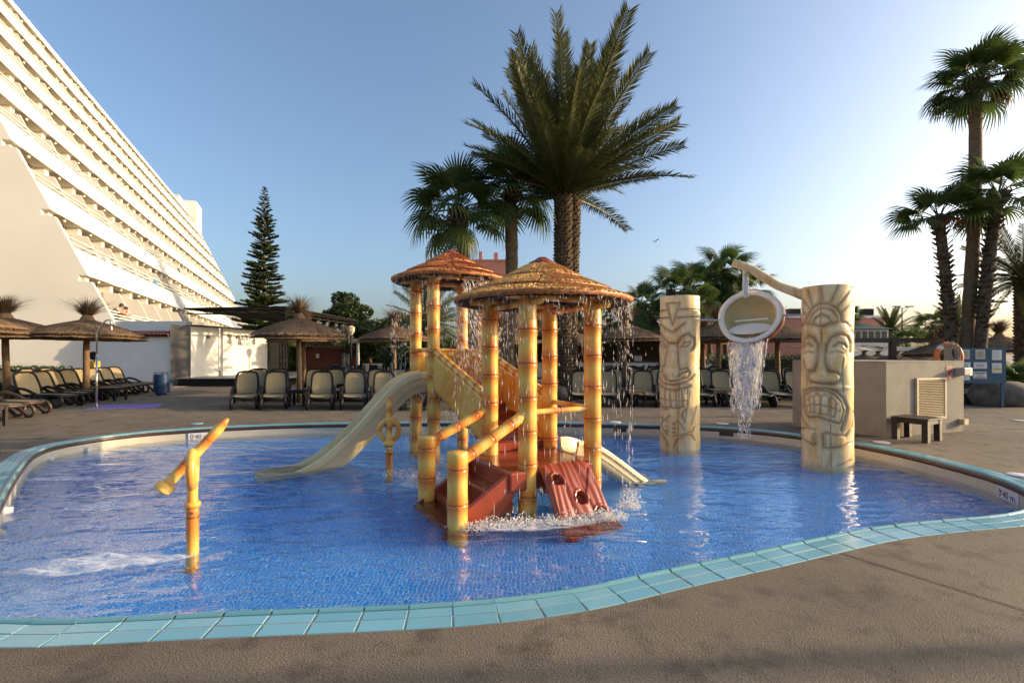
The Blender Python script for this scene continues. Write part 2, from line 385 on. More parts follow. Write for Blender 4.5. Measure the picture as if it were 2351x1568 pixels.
b = MB(); b.box((37.25, 21.5, -.51), (45.5, .1, 1.0)); b.box((14.5, 40.7, -.51), (.1, 38, 1.0)); b.build('retaining_edge', M['pump'], deck)
# deck expansion joints (narrow dark strips let into the slab)
def joint(p0, p1, wd=.012):
    b = MB(); d = (p1 - p0); d.z = 0; n = Vector((-d.y, d.x, 0)).normalized() * wd / 2; up = Vector((0, 0, .004))
    b.add([p0 - n + up, p1 - n + up, p1 + n + up, p0 + n + up], [(0, 1, 2, 3)]); b.build('slab_joint', M['soil'], deck)
joint(gp(1932, 1270), gp(2700, 1510)); joint(gp(850, 966), gp(905, 905)); joint(gp(1150, 963), gp(1120, 900)); joint(gp(2120, 1000), gp(2351, 985)); joint(gp(20, 1030), gp(250, 960), .008)
# basin
b = MB(); n = len(INN); L = 0
for i in range(n + 1):
    p = INN[i % n]
    if i: L += (p - INN[i - 1]).length
    for z in (-.005, FLOOR_Z): b.v.append((p.x, p.y, z)); b.a.append(L); b.b.append(z)
for i in range(n): b.f.append((2 * i, 2 * i + 2, 2 * i + 3, 2 * i + 1))
basin = b.build('pool_basin', M['wallmos'], fix=False); basin['kind'] = 'structure'
bm = fill(INN, [], FLOOR_Z); me = bpy.data.meshes.new('pool_floor'); bm.to_mesh(me); bm.free(); me.materials.append(M['floor']); obj('pool_floor', me, basin)
b = MB()
for ring, z in ((OUT, -.003), (off(OUT, .25), -.003)):
    for p in ring: b.v.append((p.x, p.y, z)); b.a.append(0); b.b.append(0)
for i in range(n): j = (i + 1) % n; b.f.append((i, j, n + j, n + i))
b.build('grout_bed', M['grout'], basin, fix=False)
b = MB(); prof = [(.236, -.075), (.270, -.072), (.276, -.05), (.274, -.02), (.262, -.008), (.24, -.02)]
rings = [off(OUT, d) for d, z in prof]
for (d, z), rg in zip(prof, rings):
    for p in rg: b.v.append((p.x, p.y, z)); b.a.append(0); b.b.append(0)
for q in range(len(prof)):
    q2 = (q + 1) % len(prof)
    for i in range(n): j = (i + 1) % n; b.f.append((q * n + i, q * n + j, q2 * n + j, q2 * n + i))
b.build('coping_lip', M['lip'], basin, True)
tl = per / NT - .013
def tile_mesh(name, wd, m, top=.0):
    q = MB(); q.box((0, 0, -.01), (tl, wd, .024)); me = q.mesh(name, m)
    bm = bmesh.new(); bm.from_mesh(me); bmesh.ops.recalc_face_normals(bm, faces=bm.faces); bmesh.ops.bevel(bm, geom=[e for e in bm.edges if all(v.co.z > 0 for v in e.verts)], offset=.003, segments=1, affect='EDGES'); bm.to_mesh(me); bm.free(); return me
t_out = tile_mesh('coping_tile', .106, M['tile']); t_in = tile_mesh('coping_tile', .088, M['tile'])
q = MB(); pf = [(-.024, -.02), (-.024, .004), (-.016, .011), (-.002, .016), (.012, .013), (.021, .004), (.024, -.008)]
q.prism(pf, lambda a, c, t: Vector((t - tl / 2, a, c)), tl); t_no = q.mesh('nosing_tile', M['nosing'])
bm = bmesh.new(); bm.from_mesh(t_no); bmesh.ops.recalc_face_normals(bm, faces=bm.faces); bm.to_mesh(t_no); bm.free()
for k in range(NT):
    i = (k * NS + NS // 2) % n
    for d, me, nm, dz in ((.060, t_out, 'coping_tile', 0), (.166, t_in, 'coping_tile', 0), (.240, t_no, 'nosing_tile', 0)):
        p = OUT[i] + nrm(OUT, i) * d; dr = nrm(OUT, i)
        o = obj(nm, me, basin, (p.x, p.y, dz + random.uniform(-.0012, .0012)), math.atan2(dr.y, dr.x) - math.pi / 2 + random.uniform(-.006, .006))
# water sheet with a real swell, clipped to the basin
bm = fill(off(OUT, .258), [], WATER_Z)
me = bpy.data.meshes.new('pool_water'); bm.to_mesh(me); bm.free(); me.materials.append(M['water']); wat = obj('pool_water', me); wat['kind'] = 'structure'
# skimmer mouths, lids and depth markers
def near_i(x, y): return min(range(n), key=lambda i: (INN[i] - Vector((x, y))).length)
for (x, y) in ((2.27, 10.2), (4.35, 9.75), (5.75, 8.25)):
    i = near_i(x, y); p = INN[i]; dr = nrm(INN, i); rz = math.atan2(dr.y, dr.x) - math.pi / 2
    b = MB(); b.box((p.x + dr.x * .004, p.y + dr.y * .004, -.115), (.26, .012, .075), rz); b.build('skimmer_mouth', M['soil'], basin)
for k, (x, y, h) in enumerate(((1413, 970, 0), (1660, 973.5, 0), (2027, 1017, 0), (2347, 1093, 0), (2340, 966, 0), (452, 973, 0))):
    p = gp(x, y); b = MB(); b.lathe([(.0, .014), (.115, .014), (.125, .010), (.125, .004)], 24); b.build('skimmer_lid', M['paper'] if k < 5 else M['tile'], deck, True, loc=(p.x, p.y + (.03 if k < 4 else 0), 0))
def text(s, size, m, parent, loc, rot, ext=.001, align='CENTER'):
    cu = bpy.data.curves.new('lettering', 'FONT'); cu.body = s; cu.size = size; cu.extrude = ext; cu.align_x = align; cu.align_y = 'CENTER'; cu.materials.append(m)
    o = bpy.data.objects.new('lettering', cu); C.objects.link(o); me = bpy.data.meshes.new_from_object(o); bpy.data.objects.remove(o); o = obj('lettering', me); o.parent = parent; o.location = loc; o.rotation_euler = rot; return o
for (x, y, lab) in ((-6.27, 9.62, 'white depth plate reading 0\'40 m on the pool wall behind the water cannon'), (5.85, 5.55, 'white depth plate reading 0\'40 m at the narrow end of the pool')):
    i = near_i(x, y); p = INN[i]; dr = nrm(INN, i); rz = math.atan2(dr.y, dr.x) + math.pi / 2
    t = thing('depth_plate', lab, 'sign', (p.x + dr.x * .018, p.y + dr.y * .018, -.145), rz)
    b = MB(); b.box((0, 0, 0), (.40, .012, .145)); b.build('plate', M['paper'], t)
    text("0'40 m.", .115, M['ink'], t, (0, -.0075, -.008), (R(90), 0, 0)); b = MB(); b.box((-.145, -.008, .048), (.03, .002, .006)); b.build('accent_mark', M['ink'], t)

# ------------------------------------------------------------------ hotel
UX, VX = Vector((-.395, .919, 0)), Vector((-.919, -.395, 0)); P0 = Vector((-19.8, 22.5, 0)); Z0, FH, SB, SL = 5.13, 2.9, 1.325, .457
BAY, NB = 3.1, 24; LT = BAY * NB
def hp(t, wv, z): q = P0 + UX * t + VX * wv; return Vector((q.x, q.y, z))
hotel = thing('hotel_building', 'huge white terraced hotel with sloping rows of balconies', 'building', (0, 0, 0))
KS = range(-1, 7)
for k in list(KS) + [7]:
    w0, z0 = SB * k, Z0 + FH * k; b = MB()
    hh = 1.30 if k >= 0 else .80
    poly = [(0, 0), (SL * hh, hh), (SL * hh + .14, hh), (.24, .22), (2.1, .22), (2.1, 0)] if k < 7 else [(0, 0), (SL * .95, .95), (6, .95), (6, 0)]
    b.prism(poly, lambda a, c, t: hp(t, w0 + a, z0 + c), LT); b.build('balcony_band', M['hotel'], hotel)
    if k == 7: break
    b = MB(); a0, a1 = hp(0, w0 + 2.08, z0 + .1), hp(LT, w0 + 2.08, z0 + .1)
    b.prism([(2.06, .2), (2.06, 2.9), (2.4, 2.9), (2.4, .2)], lambda a, c, t: hp(t, w0 + a, z0 + c), LT); b.build('back_wall', M['hotel'], hotel)
    b = MB(); b.prism([(1.33, 2.885), (2.05, 2.885), (2.05, 2.893), (1.33, 2.893)], lambda a, c, t: hp(t + .02, w0 + a, z0 + c), LT - .04); b.build('soffit', M['soffit'], hotel)
# repeated pieces, meshes shared between the bays
dv = MB(); dv.prism([(SL * 1.15 + .02, 1.15), (SL * 2.46 + .02, 2.46), (1.80, 2.50), (1.80, .2), (.5, .9)], lambda a, c, t: UX * t + VX * a + Vector((0, 0, c)), .11); me_div = dv.mesh('balcony_divider', M['hotel'])
cl = MB(); cl.prism([(1.55, .22), (1.55, 2.9), (2.05, 2.9), (2.05, .22)], lambda a, c, t: UX * (t + .11) + VX * a + Vector((0, 0, c)), .42); me_col = cl.mesh('pillar', M['hotel'])
wn = MB(); wn.prism([(2.02, .25), (2.02, 2.8), (2.05, 2.8), (2.05, .25)], lambda a, c, t: UX * (t + .75) + VX * a + Vector((0, 0, c)), BAY - 1.0); me_win = wn.mesh('window', M['glass_dark'])
fr = MB()
for tt in (.72, 1.75, 2.78): fr.prism([(1.99, .25), (1.99, 2.85), (2.03, 2.85), (2.03, .25)], lambda a, c, t: UX * (t + tt) + VX * a + Vector((0, 0, c)), .07)
me_frm = fr.mesh('window_frame', M['darkwood'])
def railmesh(hs):
    r = MB()
    for h in hs: p = UX * .1 + VX * (SL * h + .05) + Vector((0, 0, h)); r.tube([p, p + UX * (BAY - .08)], .032, 6)
    return r.mesh('railing', M['rail'])
me_r2 = railmesh((1.55, 1.84)); me_r4 = railmesh((.86, 1.02, 1.18, 1.34))
lm = MB(); lm.lathe([(0, -.0), (.06, 0), (.07, .05), (.07, .12)], 8); me_lamp = lm.mesh('soffit_lamp', M['soffit'])
for me in (me_div, me_col, me_win, me_frm, me_r2, me_r4):
    bm = bmesh.new(); bm.from_mesh(me); bmesh.ops.recalc_face_normals(bm, faces=bm.faces); bm.to_mesh(me); bm.free()
for k in KS:
    for j in range(NB):
        q = hp(j * BAY, SB * k, Z0 + FH * k)
        if j: obj('balcony_divider', me_div, hotel, q)
        obj('pillar', me_col, hotel, q); wi = obj('window', me_win, hotel, q); obj('window_frame', me_frm, wi); obj('railing', me_r2 if k >= 0 else me_r4, hotel, q)
        if j < 12: obj('soffit_lamp', me_lamp, hotel, hp(j * BAY + 1.5, SB * k + 1.5, Z0 + FH * k + 2.76))
def gable(t0, d):
    poly = [(-2.6, 0)] ; top = Z0 + FH * 7 + .95
    for k in range(-2, 7):
        w0, z0 = SB * k, Z0 + FH * k
        if k > -2: poly += [(w0, z0)]
        poly += [(w0 + SL * 2.60, z0 + 2.60)]
        if k > -2: poly += [(w0 + 1.66, z0 + 2.62), (w0 + 1.66, z0 + 2.895)]
    poly += [(SB * 7, Z0 + FH * 7), (SB * 7 + SL * .95, top), (40, top), (40, 0)]
    b = MB(); b.prism(poly, lambda a, c, t: hp(t0 + t, a, c), d); return b.build('gable_wall', M['hotel'], hotel)
gable(-.30, .30); gable(LT + .005, .30)
b = MB(); b.prism([(SB * -1 - .9, 0), (SB * -1 + .3, Z0 - FH), (4, Z0 - FH), (4, 0)], lambda a, c, t: hp(t + .005, a, c), LT - .01); b.build('ground_floor_wall', M['hotel'], hotel)
b = MB(); b.prism([(9.9, 26.0), (9.9, 27.6), (14, 27.6), (14, 26.0)], lambda a, c, t: hp(LT - 9 + t, a, c), 5.0); b.prism([(8.4, 21.5), (8.4, 28.2), (13, 28.2), (13, 21.5)], lambda a, c, t: hp(LT - 4.0 + t, a, c), 5.0); b.build('roof_tower', M['hotel'], hotel)
# drying towels and people on the balconies
def towel(k, t, ca, cb, lab, h=1.75):
    q = hp(t, SB * k + SL * h - .02, Z0 + FH * k + h); b = MB(); g = []
    for i in range(7):
        for j in range(6): g.append(UX * (i * .11) - VX * (.03 + SL * j * .11 + .03 * math.sin(i * 1.7)) - Vector((0, 0, j * .15)))
    b.add(g, [(i * 6 + j, i * 6 + j + 1, i * 6 + j + 7, i * 6 + j + 6) for i in range(6) for j in range(5)])
    kk = N('towel_' + str(k) + str(int(t * 10)), .9, .2); wv = kk.n('TexWave'); wv.inputs['Scale'].default_value = 6; kk.l(kk.co(), wv.inputs[0]); kk.col(kk.mix(kk.ramp(wv.outputs[1], [(.45, (0, 0, 0)), (.55, (1, 1, 1))]), ca, cb))
    o = b.build('towel', kk.m, loc=q); s = o.modifiers.new('t', 'SOLIDIFY'); s.thickness = .012; tag(o, lab, 'towel')
towel(0, 13.2, (.03, .15, .45), (.05, .25, .35), 'blue towel hung over a hotel balcony rail'); towel(0, 26.5, (.55, .6, .05), (.05, .45, .45), 'yellow and turquoise towel hung over a hotel balcony rail')
towel(1, 20.2, (.35, .06, .15), (.7, .65, .62), 'white and dark pink beach towel hanging over a hotel balcony band', 1.2); towel(1, 26.6, (.03, .02, .08), (.05, .02, .08), 'dark navy towel hung over a hotel balcony rail'); towel(0, 3.9, (.6, .62, .7), (.45, .48, .62), 'pale striped towel hung over a hotel balcony rail', 1.6)

# low white service wall with a clay tile edge, in front of the hotel end
t = thing('low_building', 'low white service building with clay tile eave beside the hotel end', 'building', (0, 0, 0))
b = MB(); b.box((-17.75, 22.8, 1.18), (3.9, 1.0, 2.36)); b.build('wall', M['white'], t)
b = MB(); b.box((-17.6, 23.0, 2.70), (4.1, .6, .68)); b.build('parapet', M['white'], t)
tm = MB(); tm.lathe([(.075, 0), (.085, .48)], 10); me = tm.mesh('roof_tile', M['redtile'])
for i in range(24):
    o = obj('roof_tile', me, t, (-19.62 + i * .16, 22.10, 2.34)); o.rotation_euler = (R(-70), 0, 0)
b = MB(); b.box((-17.6, 21.7, .006), (5.4, 1.1, .012)); struct('gravel_strip', b, M['gravel'])
b = MB(); b.box((-20.6, 20.4, .42), (4.4, .35, .84)); o = b.build('low_wall', M['pump']); tag(o, 'low rough grey wall behind the dark row of sun loungers', 'wall')
import numpy as np
# ------------------------------------------------------------------ bamboo play structure
SEG = [(0, .965), (.012, .965), (.022, 1.06), (.05, 1.045), (.12, .985), (.3, .955), (.55, .945), (.8, .975), (.92, 1.03), (.975, 1.06), (.988, .965), (1, .965)]
def bamboo(p0, p1, r, seg=.3, n=18, start=0.0, taper=1.0, mb=None, closed=True, bulge=1.0):
    mb = mb or MB(); p0 = Vector(p0); p1 = Vector(p1); d = p1 - p0; L = d.length; d.normalize()
    ref = Vector((0, 0, 1)) if abs(d.z) < .9 else Vector((1, 0, 0)); a = (ref - d * ref.dot(d)).normalized(); q = d.cross(a)
    rows = []; s = -start
    while s < L:
        sl = seg * random.uniform(.94, 1.06)
        for f, k in SEG:
            t = s + f * sl
            if 0 <= t <= L: rows.append((t, r * (1 + (k - 1) * bulge * .62) * (1 + (taper - 1) * t / L), f))
        s += sl
    rows = [(0, rows[0][1], rows[0][2])] + rows + [(L, rows[-1][1], rows[-1][2])]
    if closed: rows = [(0, .001, .3), (0, rows[0][1] * .97, .3), (.006, rows[0][1], rows[0][2])] + rows[1:-1] + [(L - .006, rows[-1][1], .5), (L, rows[-1][1] * .96, .5), (L, .001, .5)]
    vs, fs, A = [], [], []
    for t, rr, f in rows:
        c = p0 + d * t
        for k in range(n):
            an = 2 * math.pi * k / n; vs.append(c + (a * math.cos(an) + q * math.sin(an)) * rr); A.append(min(1, max(0, f)))
    for i in range(len(rows) - 1):
        for k in range(n): k2 = (k + 1) % n; fs.append((i * n + k, i * n + k2, (i + 1) * n + k2, (i + 1) * n + k))
    return mb.add(vs, fs, A)
Dx, Dy = Vector((.869, .495, 0)), Vector((-.495, .869, 0))
S = .90
pB = Vector((.17, 5.22, 0)); pA = pB + Dy * S; pD = pB + Dx * S; pC = pA + Dx * S
qP2 = Vector((-1.26, 7.70, 0)); qP1 = qP2 + Dy * S; qP4 = qP2 + Dx * S; qP3 = qP1 + Dx * S
play = thing('play_structure', 'bamboo style water play structure with two round straw roofs, stairs and slides in the pool', 'play structure', (0, 0, 0))
RP = .104; PZ = .25; P2Z = .95
def post(p, z0, z1, r=RP, seg=.31, st=0): 
    o = bamboo((p.x, p.y, z0), (p.x, p.y, z1), r, seg, 20, st).build('post', M['bamboo'], play, True, fix=False); return o
for p, z0, st in ((pA, PZ - .02, .1), (pB, FLOOR_Z, .17), (pC, PZ - .02, .2), (pD, FLOOR_Z, .05)): post(p, z0, 2.16, RP, .36, st)
for p, st in ((qP1, .1), (qP2, .02), (qP3, .2), (qP4, .15)): post(p, FLOOR_Z, 2.80, RP, .36, st)
pE, pF = Vector((-1.0, 5.62, 0)), Vector((-.538, 4.72, 0))
post(pE, FLOOR_Z, .535, RP, .36, .05); post(pF, FLOOR_Z, .535, RP, .36, .1)
def rail(a, b_, r=.055, seg=.27, st=.1, nm='handrail'): return bamboo(a, b_, r, seg, 14, st).build(nm, M['bamboo'], play, True, fix=False)
def at(p, z): return Vector((p.x, p.y, z))
rail(at(pE, .44), at(pA, .83), .062); rail(at(pF, .42), at(pB, .86), .062)
rail(at(qP2, 1.56), at(pA, .93), .058, .25); rail(at(qP4, 1.56), at(pC, .93), .058, .25)
for a, c in ((pB, pD), (pD, pC)): rail(at(a, .86), at(c, .86), .032, .5)
for a, c in ((qP1, qP2), (qP1, qP3), (qP3, qP4)): rail(at(a, 1.56), at(c, 1.56), .036, .4)
# corrugated side panels
def panel(a, b_, top, bot, ridges=11, amp=.022, lean=0.0):
    """sheet between two points a and b_, hanging from height top to bot below the rail, with ridges"""
    mb = MB(); d = b_ - a; L = d.length; nx = 66; nz = 8; nn = Vector((-d.y, d.x, 0)).normalized(); vs = []; A = []
    for i in range(nx + 1):
        for j in range(nz + 1):
            u = i / nx; v = j / nz; ed = smooth(v, 0, .2) * smooth(1 - v, 0, .15) * smooth(u, 0, .06) * smooth(1 - u, 0, .06)
            dn = top + (bot - top) * v; p = a + d * u - Vector((0, 0, dn)); p = p + d.normalized() * (lean * (v - .5))
            vs.append(p + nn * amp * ed * (abs(math.sin(u * ridges * math.pi + v * 2.2)) * 2 - 1)); A.append(.25 + .3 * math.sin(u * 9 + v * 2) * .5 + .1)
    fs = [(i * (nz + 1) + j, (i + 1) * (nz + 1) + j, (i + 1) * (nz + 1) + j + 1, i * (nz + 1) + j + 1) for i in range(nx) for j in range(nz)]
    o = mb.add(vs, fs, A).build('side_panel', M['bamboo'], play, True); s = o.modifiers.new('t', 'SOLIDIFY'); s.thickness = .03; return o
panel(at(qP2, 1.56), at(pA, .93), .03, .62, 12); panel(at(qP4, 1.56), at(pC, .93), .03, .66, 12)
for a, c in ((qP1, qP3), (qP3, qP4)): panel(at(a, 1.56), at(c, 1.56), .03, .72, 7)
for a, c, o_ in ((pA, qP2, 1), (pC, qP4, 1)):                   # flared foot plates of the bridge cheeks
    dv_ = (c - a).normalized(); b = MB(); b.prism([(.05, 0), (.36, 0), (.30, .10), (.20, .22), (.14, .60), (.05, .62)], lambda x, z, t: at(a + dv_ * x + Dx * (t + (-.03)), PZ + z), .06); b.a = [.4] * len(b.v); bevel(b.build('foot_plate', M['bamboo'], play), .015)
# bridge deck, platforms and stairs
b = MB(); na = 26
top0, top1 = at((qP2 + qP4) / 2, P2Z), at((pA + pC) / 2, PZ + .02)
for i in range(7):
    u0, u1 = i / 7, (i + 1) / 7; c0 = top0.lerp(top1, u0); c1 = top0.lerp(top1, u1); c = Vector(((c0.x + c1.x) / 2, (c0.y + c1.y) / 2, c0.z - .06))
    b.box(c, (S - .08, (c1 - c0).length * .95, .10), math.atan2(Dx.y, Dx.x))
bevel(b.build('bridge_deck', M['redp'], play), .012)
ctr1, ctr2 = (pA + pD) / 2, (qP1 + qP4) / 2; rzp = math.atan2(Dx.y, Dx.x)
b = MB(); b.box(at(ctr1 - Dx * .12, PZ - .11), (S + .30, S + .16, .22), rzp); bevel(b.build('platform', M['redp'], play), .03, 3)
b = MB(); b.box(at(ctr2, P2Z - .07), (S + .05, S + .05, .14), rzp); bevel(b.build('platform', M['redp'], play), .02)
for p in ((-.35, -.35), (.35, -.3), (.3, .35), (-.3, .35)):
    q = ctr1 + Dx * p[0] + Dy * p[1]; b = MB(); b.tube([at(q, FLOOR_Z), at(q, PZ - .2)], .05, 10); b.build('support_leg', M['redp'], play)
stc = (pE + pF) / 2; swid = (pE - pF).length + .02
sdir = (stc - (ctr1 - Dx * (S / 2 + .27))); sdir.z = 0; run = sdir.length + .12; sdir.normalize()
s0 = ctr1 - Dx * (S / 2 + .22)
sperp = (pE - pF).normalized()
for i, (zt, f0, f1, nose) in enumerate(((.07, 0, .36, .02), (-.11, .36, .70, .02), (-.27, .70, 1.06, .02))):
    c = s0 + sdir * (run * (f0 + f1) / 2); b = MB(); L_ = run * (f1 - f0) + .03
    b.box(at(c, (zt + FLOOR_Z * .7) / 2 - .02), (L_, swid - .06 if i else swid - .12, zt - FLOOR_Z * .7), math.atan2(sdir.y, sdir.x)); bevel(b.build('step', M['redp'], play), .025, 3)
for sg in (-1, 1):                                               # stair cheeks, sloping
    q0 = s0 + sperp * sg * (swid / 2 - .05); mb = MB()
    mb.prism([(-.05, PZ - .02), (.05, PZ - .04), (run * 1.08, -.20), (run * 1.12, -.5), (.55 * run, -.42), (-.05, PZ - .28)], lambda x, z, t: at(q0 + sdir * x + sperp * (t - .035), z), .07); bevel(mb.build('stair_cheek', M['redp'], play), .012)
# climbing slab with grooves and foot pockets
def climb():
    c0 = (pB + pD) / 2 - Dy * .06 - Dx * .03; outd = -Dy; hw = .335; run_, z0, z1 = .62, PZ + .03, -.55; vs, fs = [], []; nu, nv = 84, 84
    pock = [(-.19, .24), (.02, .47), (.20, .66)]
    for j in range(nv + 1):
        v = j / nv
        for i in range(nu + 1):
            u = i / nu * 2 - 1; hwj = hw * (.96 + .14 * v); sag = smooth(v, 0, .10)
            x = u * hwj; along = run_ * (v ** .92); z = z0 + (z1 - z0) * (v ** 1.25)
            plank = .013 * abs(math.cos(u * 4.6 + .35 * math.sin(v * 5))) ** .5 + .0026 * math.sin(u * 26 + 2.2 * math.sin(v * 6 + u * 3)) + .010 * (1 if (v > .30 + .16 * math.sin(u * 4 + 1)) else 0)
            dd = plank
            for pu, pv in pock:
                ex = (x - pu) / .072; ey = (v - pv) / .075
                r2 = ex * ex + ey * ey
                if r2 < 1 and ey < .75: dd -= .095 * (1 - r2) ** .35
                elif r2 < 2.0 and ey < .3: dd += .016 * (1 - (r2 - 1))
            edge = smooth(1 - abs(u), 0, .10); dd = dd * edge - .03 * (1 - edge)
            nrm_ = Vector((outd.x * .75, outd.y * .75, .66))
            p = c0 + Dx * x + outd * along; vs.append(Vector((p.x, p.y, z)) + nrm_ * dd)
    for j in range(nv):
        for i in range(nu): fs.append((j * (nu + 1) + i, j * (nu + 1) + i + 1, (j + 1) * (nu + 1) + i + 1, (j + 1) * (nu + 1) + i))
    o = MB().add(vs, fs).build('climbing_slab', M['redp'], play, True); s = o.modifiers.new('t', 'SOLIDIFY'); s.thickness = .05; s.offset = -1; return o
climb()
# slides
XS = [(-.275, .215), (-.255, .245), (-.225, .25), (-.21, .225), (-.195, .07), (-.15, .012), (-.07, 0), (.07, 0), (.15, .012), (.195, .07), (.21, .225), (.225, .25), (.255, .245), (.275, .215), (.268, .16), (.245, .15), (.24, .055), (.225, .045), (.215, -.02), (.16, -.05), (-.16, -.05), (-.215, -.02), (-.225, .045), (-.24, .055), (-.245, .15), (-.268, .16)]
def slide(nm, lab, o0, dr, prof, sc_=1.0, wallh=1.0):
    pts = []
    P = [Vector((a, c)) for a, c in prof]
    for i in range(len(P) - 1):
        a, b_, c, d = P[max(i - 1, 0)], P[i], P[i + 1], P[min(i + 2, len(P) - 1)]
        for j in range(6): t = j / 6; pts.append(.5 * ((2 * b_) + (c - a) * t + (2 * a - 5 * b_ + 4 * c - d) * t * t + (3 * b_ - a - 3 * c + d) * t ** 3))
    pts.append(P[-1]); side = Vector((-dr.y, dr.x, 0)); vs, fs = [], []; m = len(XS)
    for i, p in enumerate(pts):
        tg = (pts[min(i + 1, len(pts) - 1)] - pts[max(i - 1, 0)]).normalized(); nz = Vector((-tg.y, tg.x)) 
        if nz.y < 0: nz = -nz
        for s_, h in XS:
            h2 = (h if h < .02 else h * wallh); q = o0 + dr * (p.x + nz.x * h2) + side * (s_ * sc_); vs.append(Vector((q.x, q.y, p.y + nz.y * h2)))
    for i in range(len(pts) - 1):
        for k in range(m): k2 = (k + 1) % m; fs.append((i * m + k, i * m + k2, (i + 1) * m + k2, (i + 1) * m + k))
    fs.append(tuple(range(m))); fs.append(tuple((len(pts) - 1) * m + k for k in range(m)))
    o = MB().add(vs, fs).build(nm, M['slide'], play); shade_auto(o, 50); o['label'] = lab; return o
slide('slide', 'long cream coloured slide', (qP1 + qP2) / 2, -Dx, [(.0, .91), (.16, .895), (.36, .80), (.62, .54), (.92, .21), (1.22, -.07), (1.52, -.30), (1.85, -.46), (2.2, -.535), (2.5, -.56)], .95, 1.2)
slide('slide', 'short cream coloured slide', (pC + pD) / 2, Dx, [(-.02, .26), (.10, .25), (.3, .17), (.6, -.02), (.95, -.26), (1.22, -.43), (1.45, -.53)], .80, .66)
# straw roofs
def roof(c, zs, Rr, m, lab):
    """zs = heights at rim, tier 2, tier 3, cap, apex"""
    nA = 200; rad = [Rr, Rr * .755, Rr * .44, Rr * .135]
    rnd = random.Random(int(Rr * 1000) + int(zs[0] * 100))
    for ti in range(3):
        r1, z1 = rad[ti], zs[ti]; r0 = rad[ti + 1] * .9; z0 = zs[ti + 1] + (.002 if ti < 2 else .0); mb = MB(); vs, fs, A, B = [], [], [], []; NR = 9
        wob = [sum(math.sin(2 * math.pi * k / nA * f_ + ph) for f_, ph in ((3, ti), (7, 2 + ti), (13, 5))) * .0022 for k in range(nA)]
        jit = [rnd.uniform(-1, 1) for _ in range(nA)]
        for i in range(NR):
            f_ = i / (NR - 1)
            for k in range(nA):
                an = 2 * math.pi * k / nA; r_ = r0 + (r1 - r0) * f_; z_ = z0 + (z1 - z0) * f_ + .004 * math.sin(math.pi * f_) + wob[k] * f_ + jit[k] * (.003 + .003 * f_) + (.012 if i == NR - 2 else 0)
                r_ *= 1 + (jit[(k * 7) % nA] * .007 if f_ > .95 else 0)
                vs.append((c.x + r_ * math.cos(an), c.y + r_ * math.sin(an), z_)); A.append(r_); B.append(k / nA)
        for i in range(NR - 1):
            for k in range(nA): k2 = (k + 1) % nA; fs.append((i * nA + k, i * nA + k2, (i + 1) * nA + k2, (i + 1) * nA + k))
        mb.add(vs, fs, A, B); vs, fs, A, B = [], [], [], []
        for _s in range(1500 if ti < 2 else 700):
            an = rnd.uniform(0, 6.2832); fa = rnd.uniform(0, .72); fb_ = min(1.0 + rnd.uniform(.0, .05), fa + rnd.uniform(.2, .5)); da = rnd.uniform(-.035, .035); ww = rnd.uniform(.004, .008); hgt = rnd.uniform(.001, .005)
            o_ = len(vs)
            for f2_, a2_, w2_, h2_ in ((fa, an, ww * .5, .002), ((fa + fb_) / 2, an + da / 2, ww, hgt), (fb_, an + da, ww * .6, hgt + .006)):
                r_ = r0 + (r1 - r0) * f2_; zz_ = z0 + (z1 - z0) * f2_ + .004 * math.sin(math.pi * min(1, f2_)) + .006; cx_, sx_ = math.cos(a2_), math.sin(a2_)
                for sg in (-1, 0, 1): vs.append((c.x + r_ * cx_ - sg * w2_ * sx_, c.y + r_ * sx_ + sg * w2_ * cx_, zz_ + (h2_ if sg == 0 else -.004))); A.append(r_); B.append(an / 6.2832)
            for q_ in (0, 3): fs += [(o_ + q_, o_ + q_ + 1, o_ + q_ + 4, o_ + q_ + 3), (o_ + q_ + 1, o_ + q_ + 2, o_ + q_ + 5, o_ + q_ + 4)]
        mb.add(vs, fs, A, B); t_ = mb.build('thatch_tier', m, play, False, fix=False)
        mb = MB(); vs, fs = [], []; th = .020 if ti else .040
        for i, (dr_, dz_) in enumerate(((.0, .004), (.006, -.008), (.005, -.018), (-.004, -th), (-.035, -th - .006))):
            for k in range(nA):
                an = 2 * math.pi * k / nA; r_ = (r1 + dr_) * (1 + rnd.uniform(-.007, .007)); vs.append((c.x + r_ * math.cos(an), c.y + r_ * math.sin(an), z1 + dz_ + wob[k] + rnd.uniform(-.006, .006)))
        for i in range(4):
            for k in range(nA): k2 = (k + 1) % nA; fs.append((i * nA + k, i * nA + k2, (i + 1) * nA + k2, (i + 1) * nA + k))
        mb.add(vs, fs); mb.build('straw_edge', M['hutedge'], t_, True)
    mb = MB(); mb.lathe([(rad[3] * 1.25, zs[3] - .03), (rad[3] * 1.15, zs[3] + .005), (rad[3] * .8, zs[3] + .025), (rad[3] * .35, zs[4] - .006), (.002, zs[4])], 22, (c.x, c.y, 0)); mb.build('cap', M['redp'], play, True)
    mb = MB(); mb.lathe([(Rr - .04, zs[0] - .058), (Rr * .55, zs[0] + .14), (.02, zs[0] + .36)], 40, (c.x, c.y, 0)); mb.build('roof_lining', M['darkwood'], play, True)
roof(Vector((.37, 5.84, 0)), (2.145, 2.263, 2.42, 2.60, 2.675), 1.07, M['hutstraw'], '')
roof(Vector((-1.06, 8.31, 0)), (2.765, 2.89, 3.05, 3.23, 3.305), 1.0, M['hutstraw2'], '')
for (a, b1, c1, d1), z in (((pA, pB, pC, pD), 2.06), ((qP1, qP2, qP3, qP4), 2.69)):
    for p, q, dz in ((a, b1, 0), (c1, d1, 0), (a, c1, .07), (b1, d1, .07)):
        e = (q - p).normalized(); rail(at(p - e * .27, z + dz), at(q + e * .27, z + dz), .042, .42, .1, 'roof_beam')

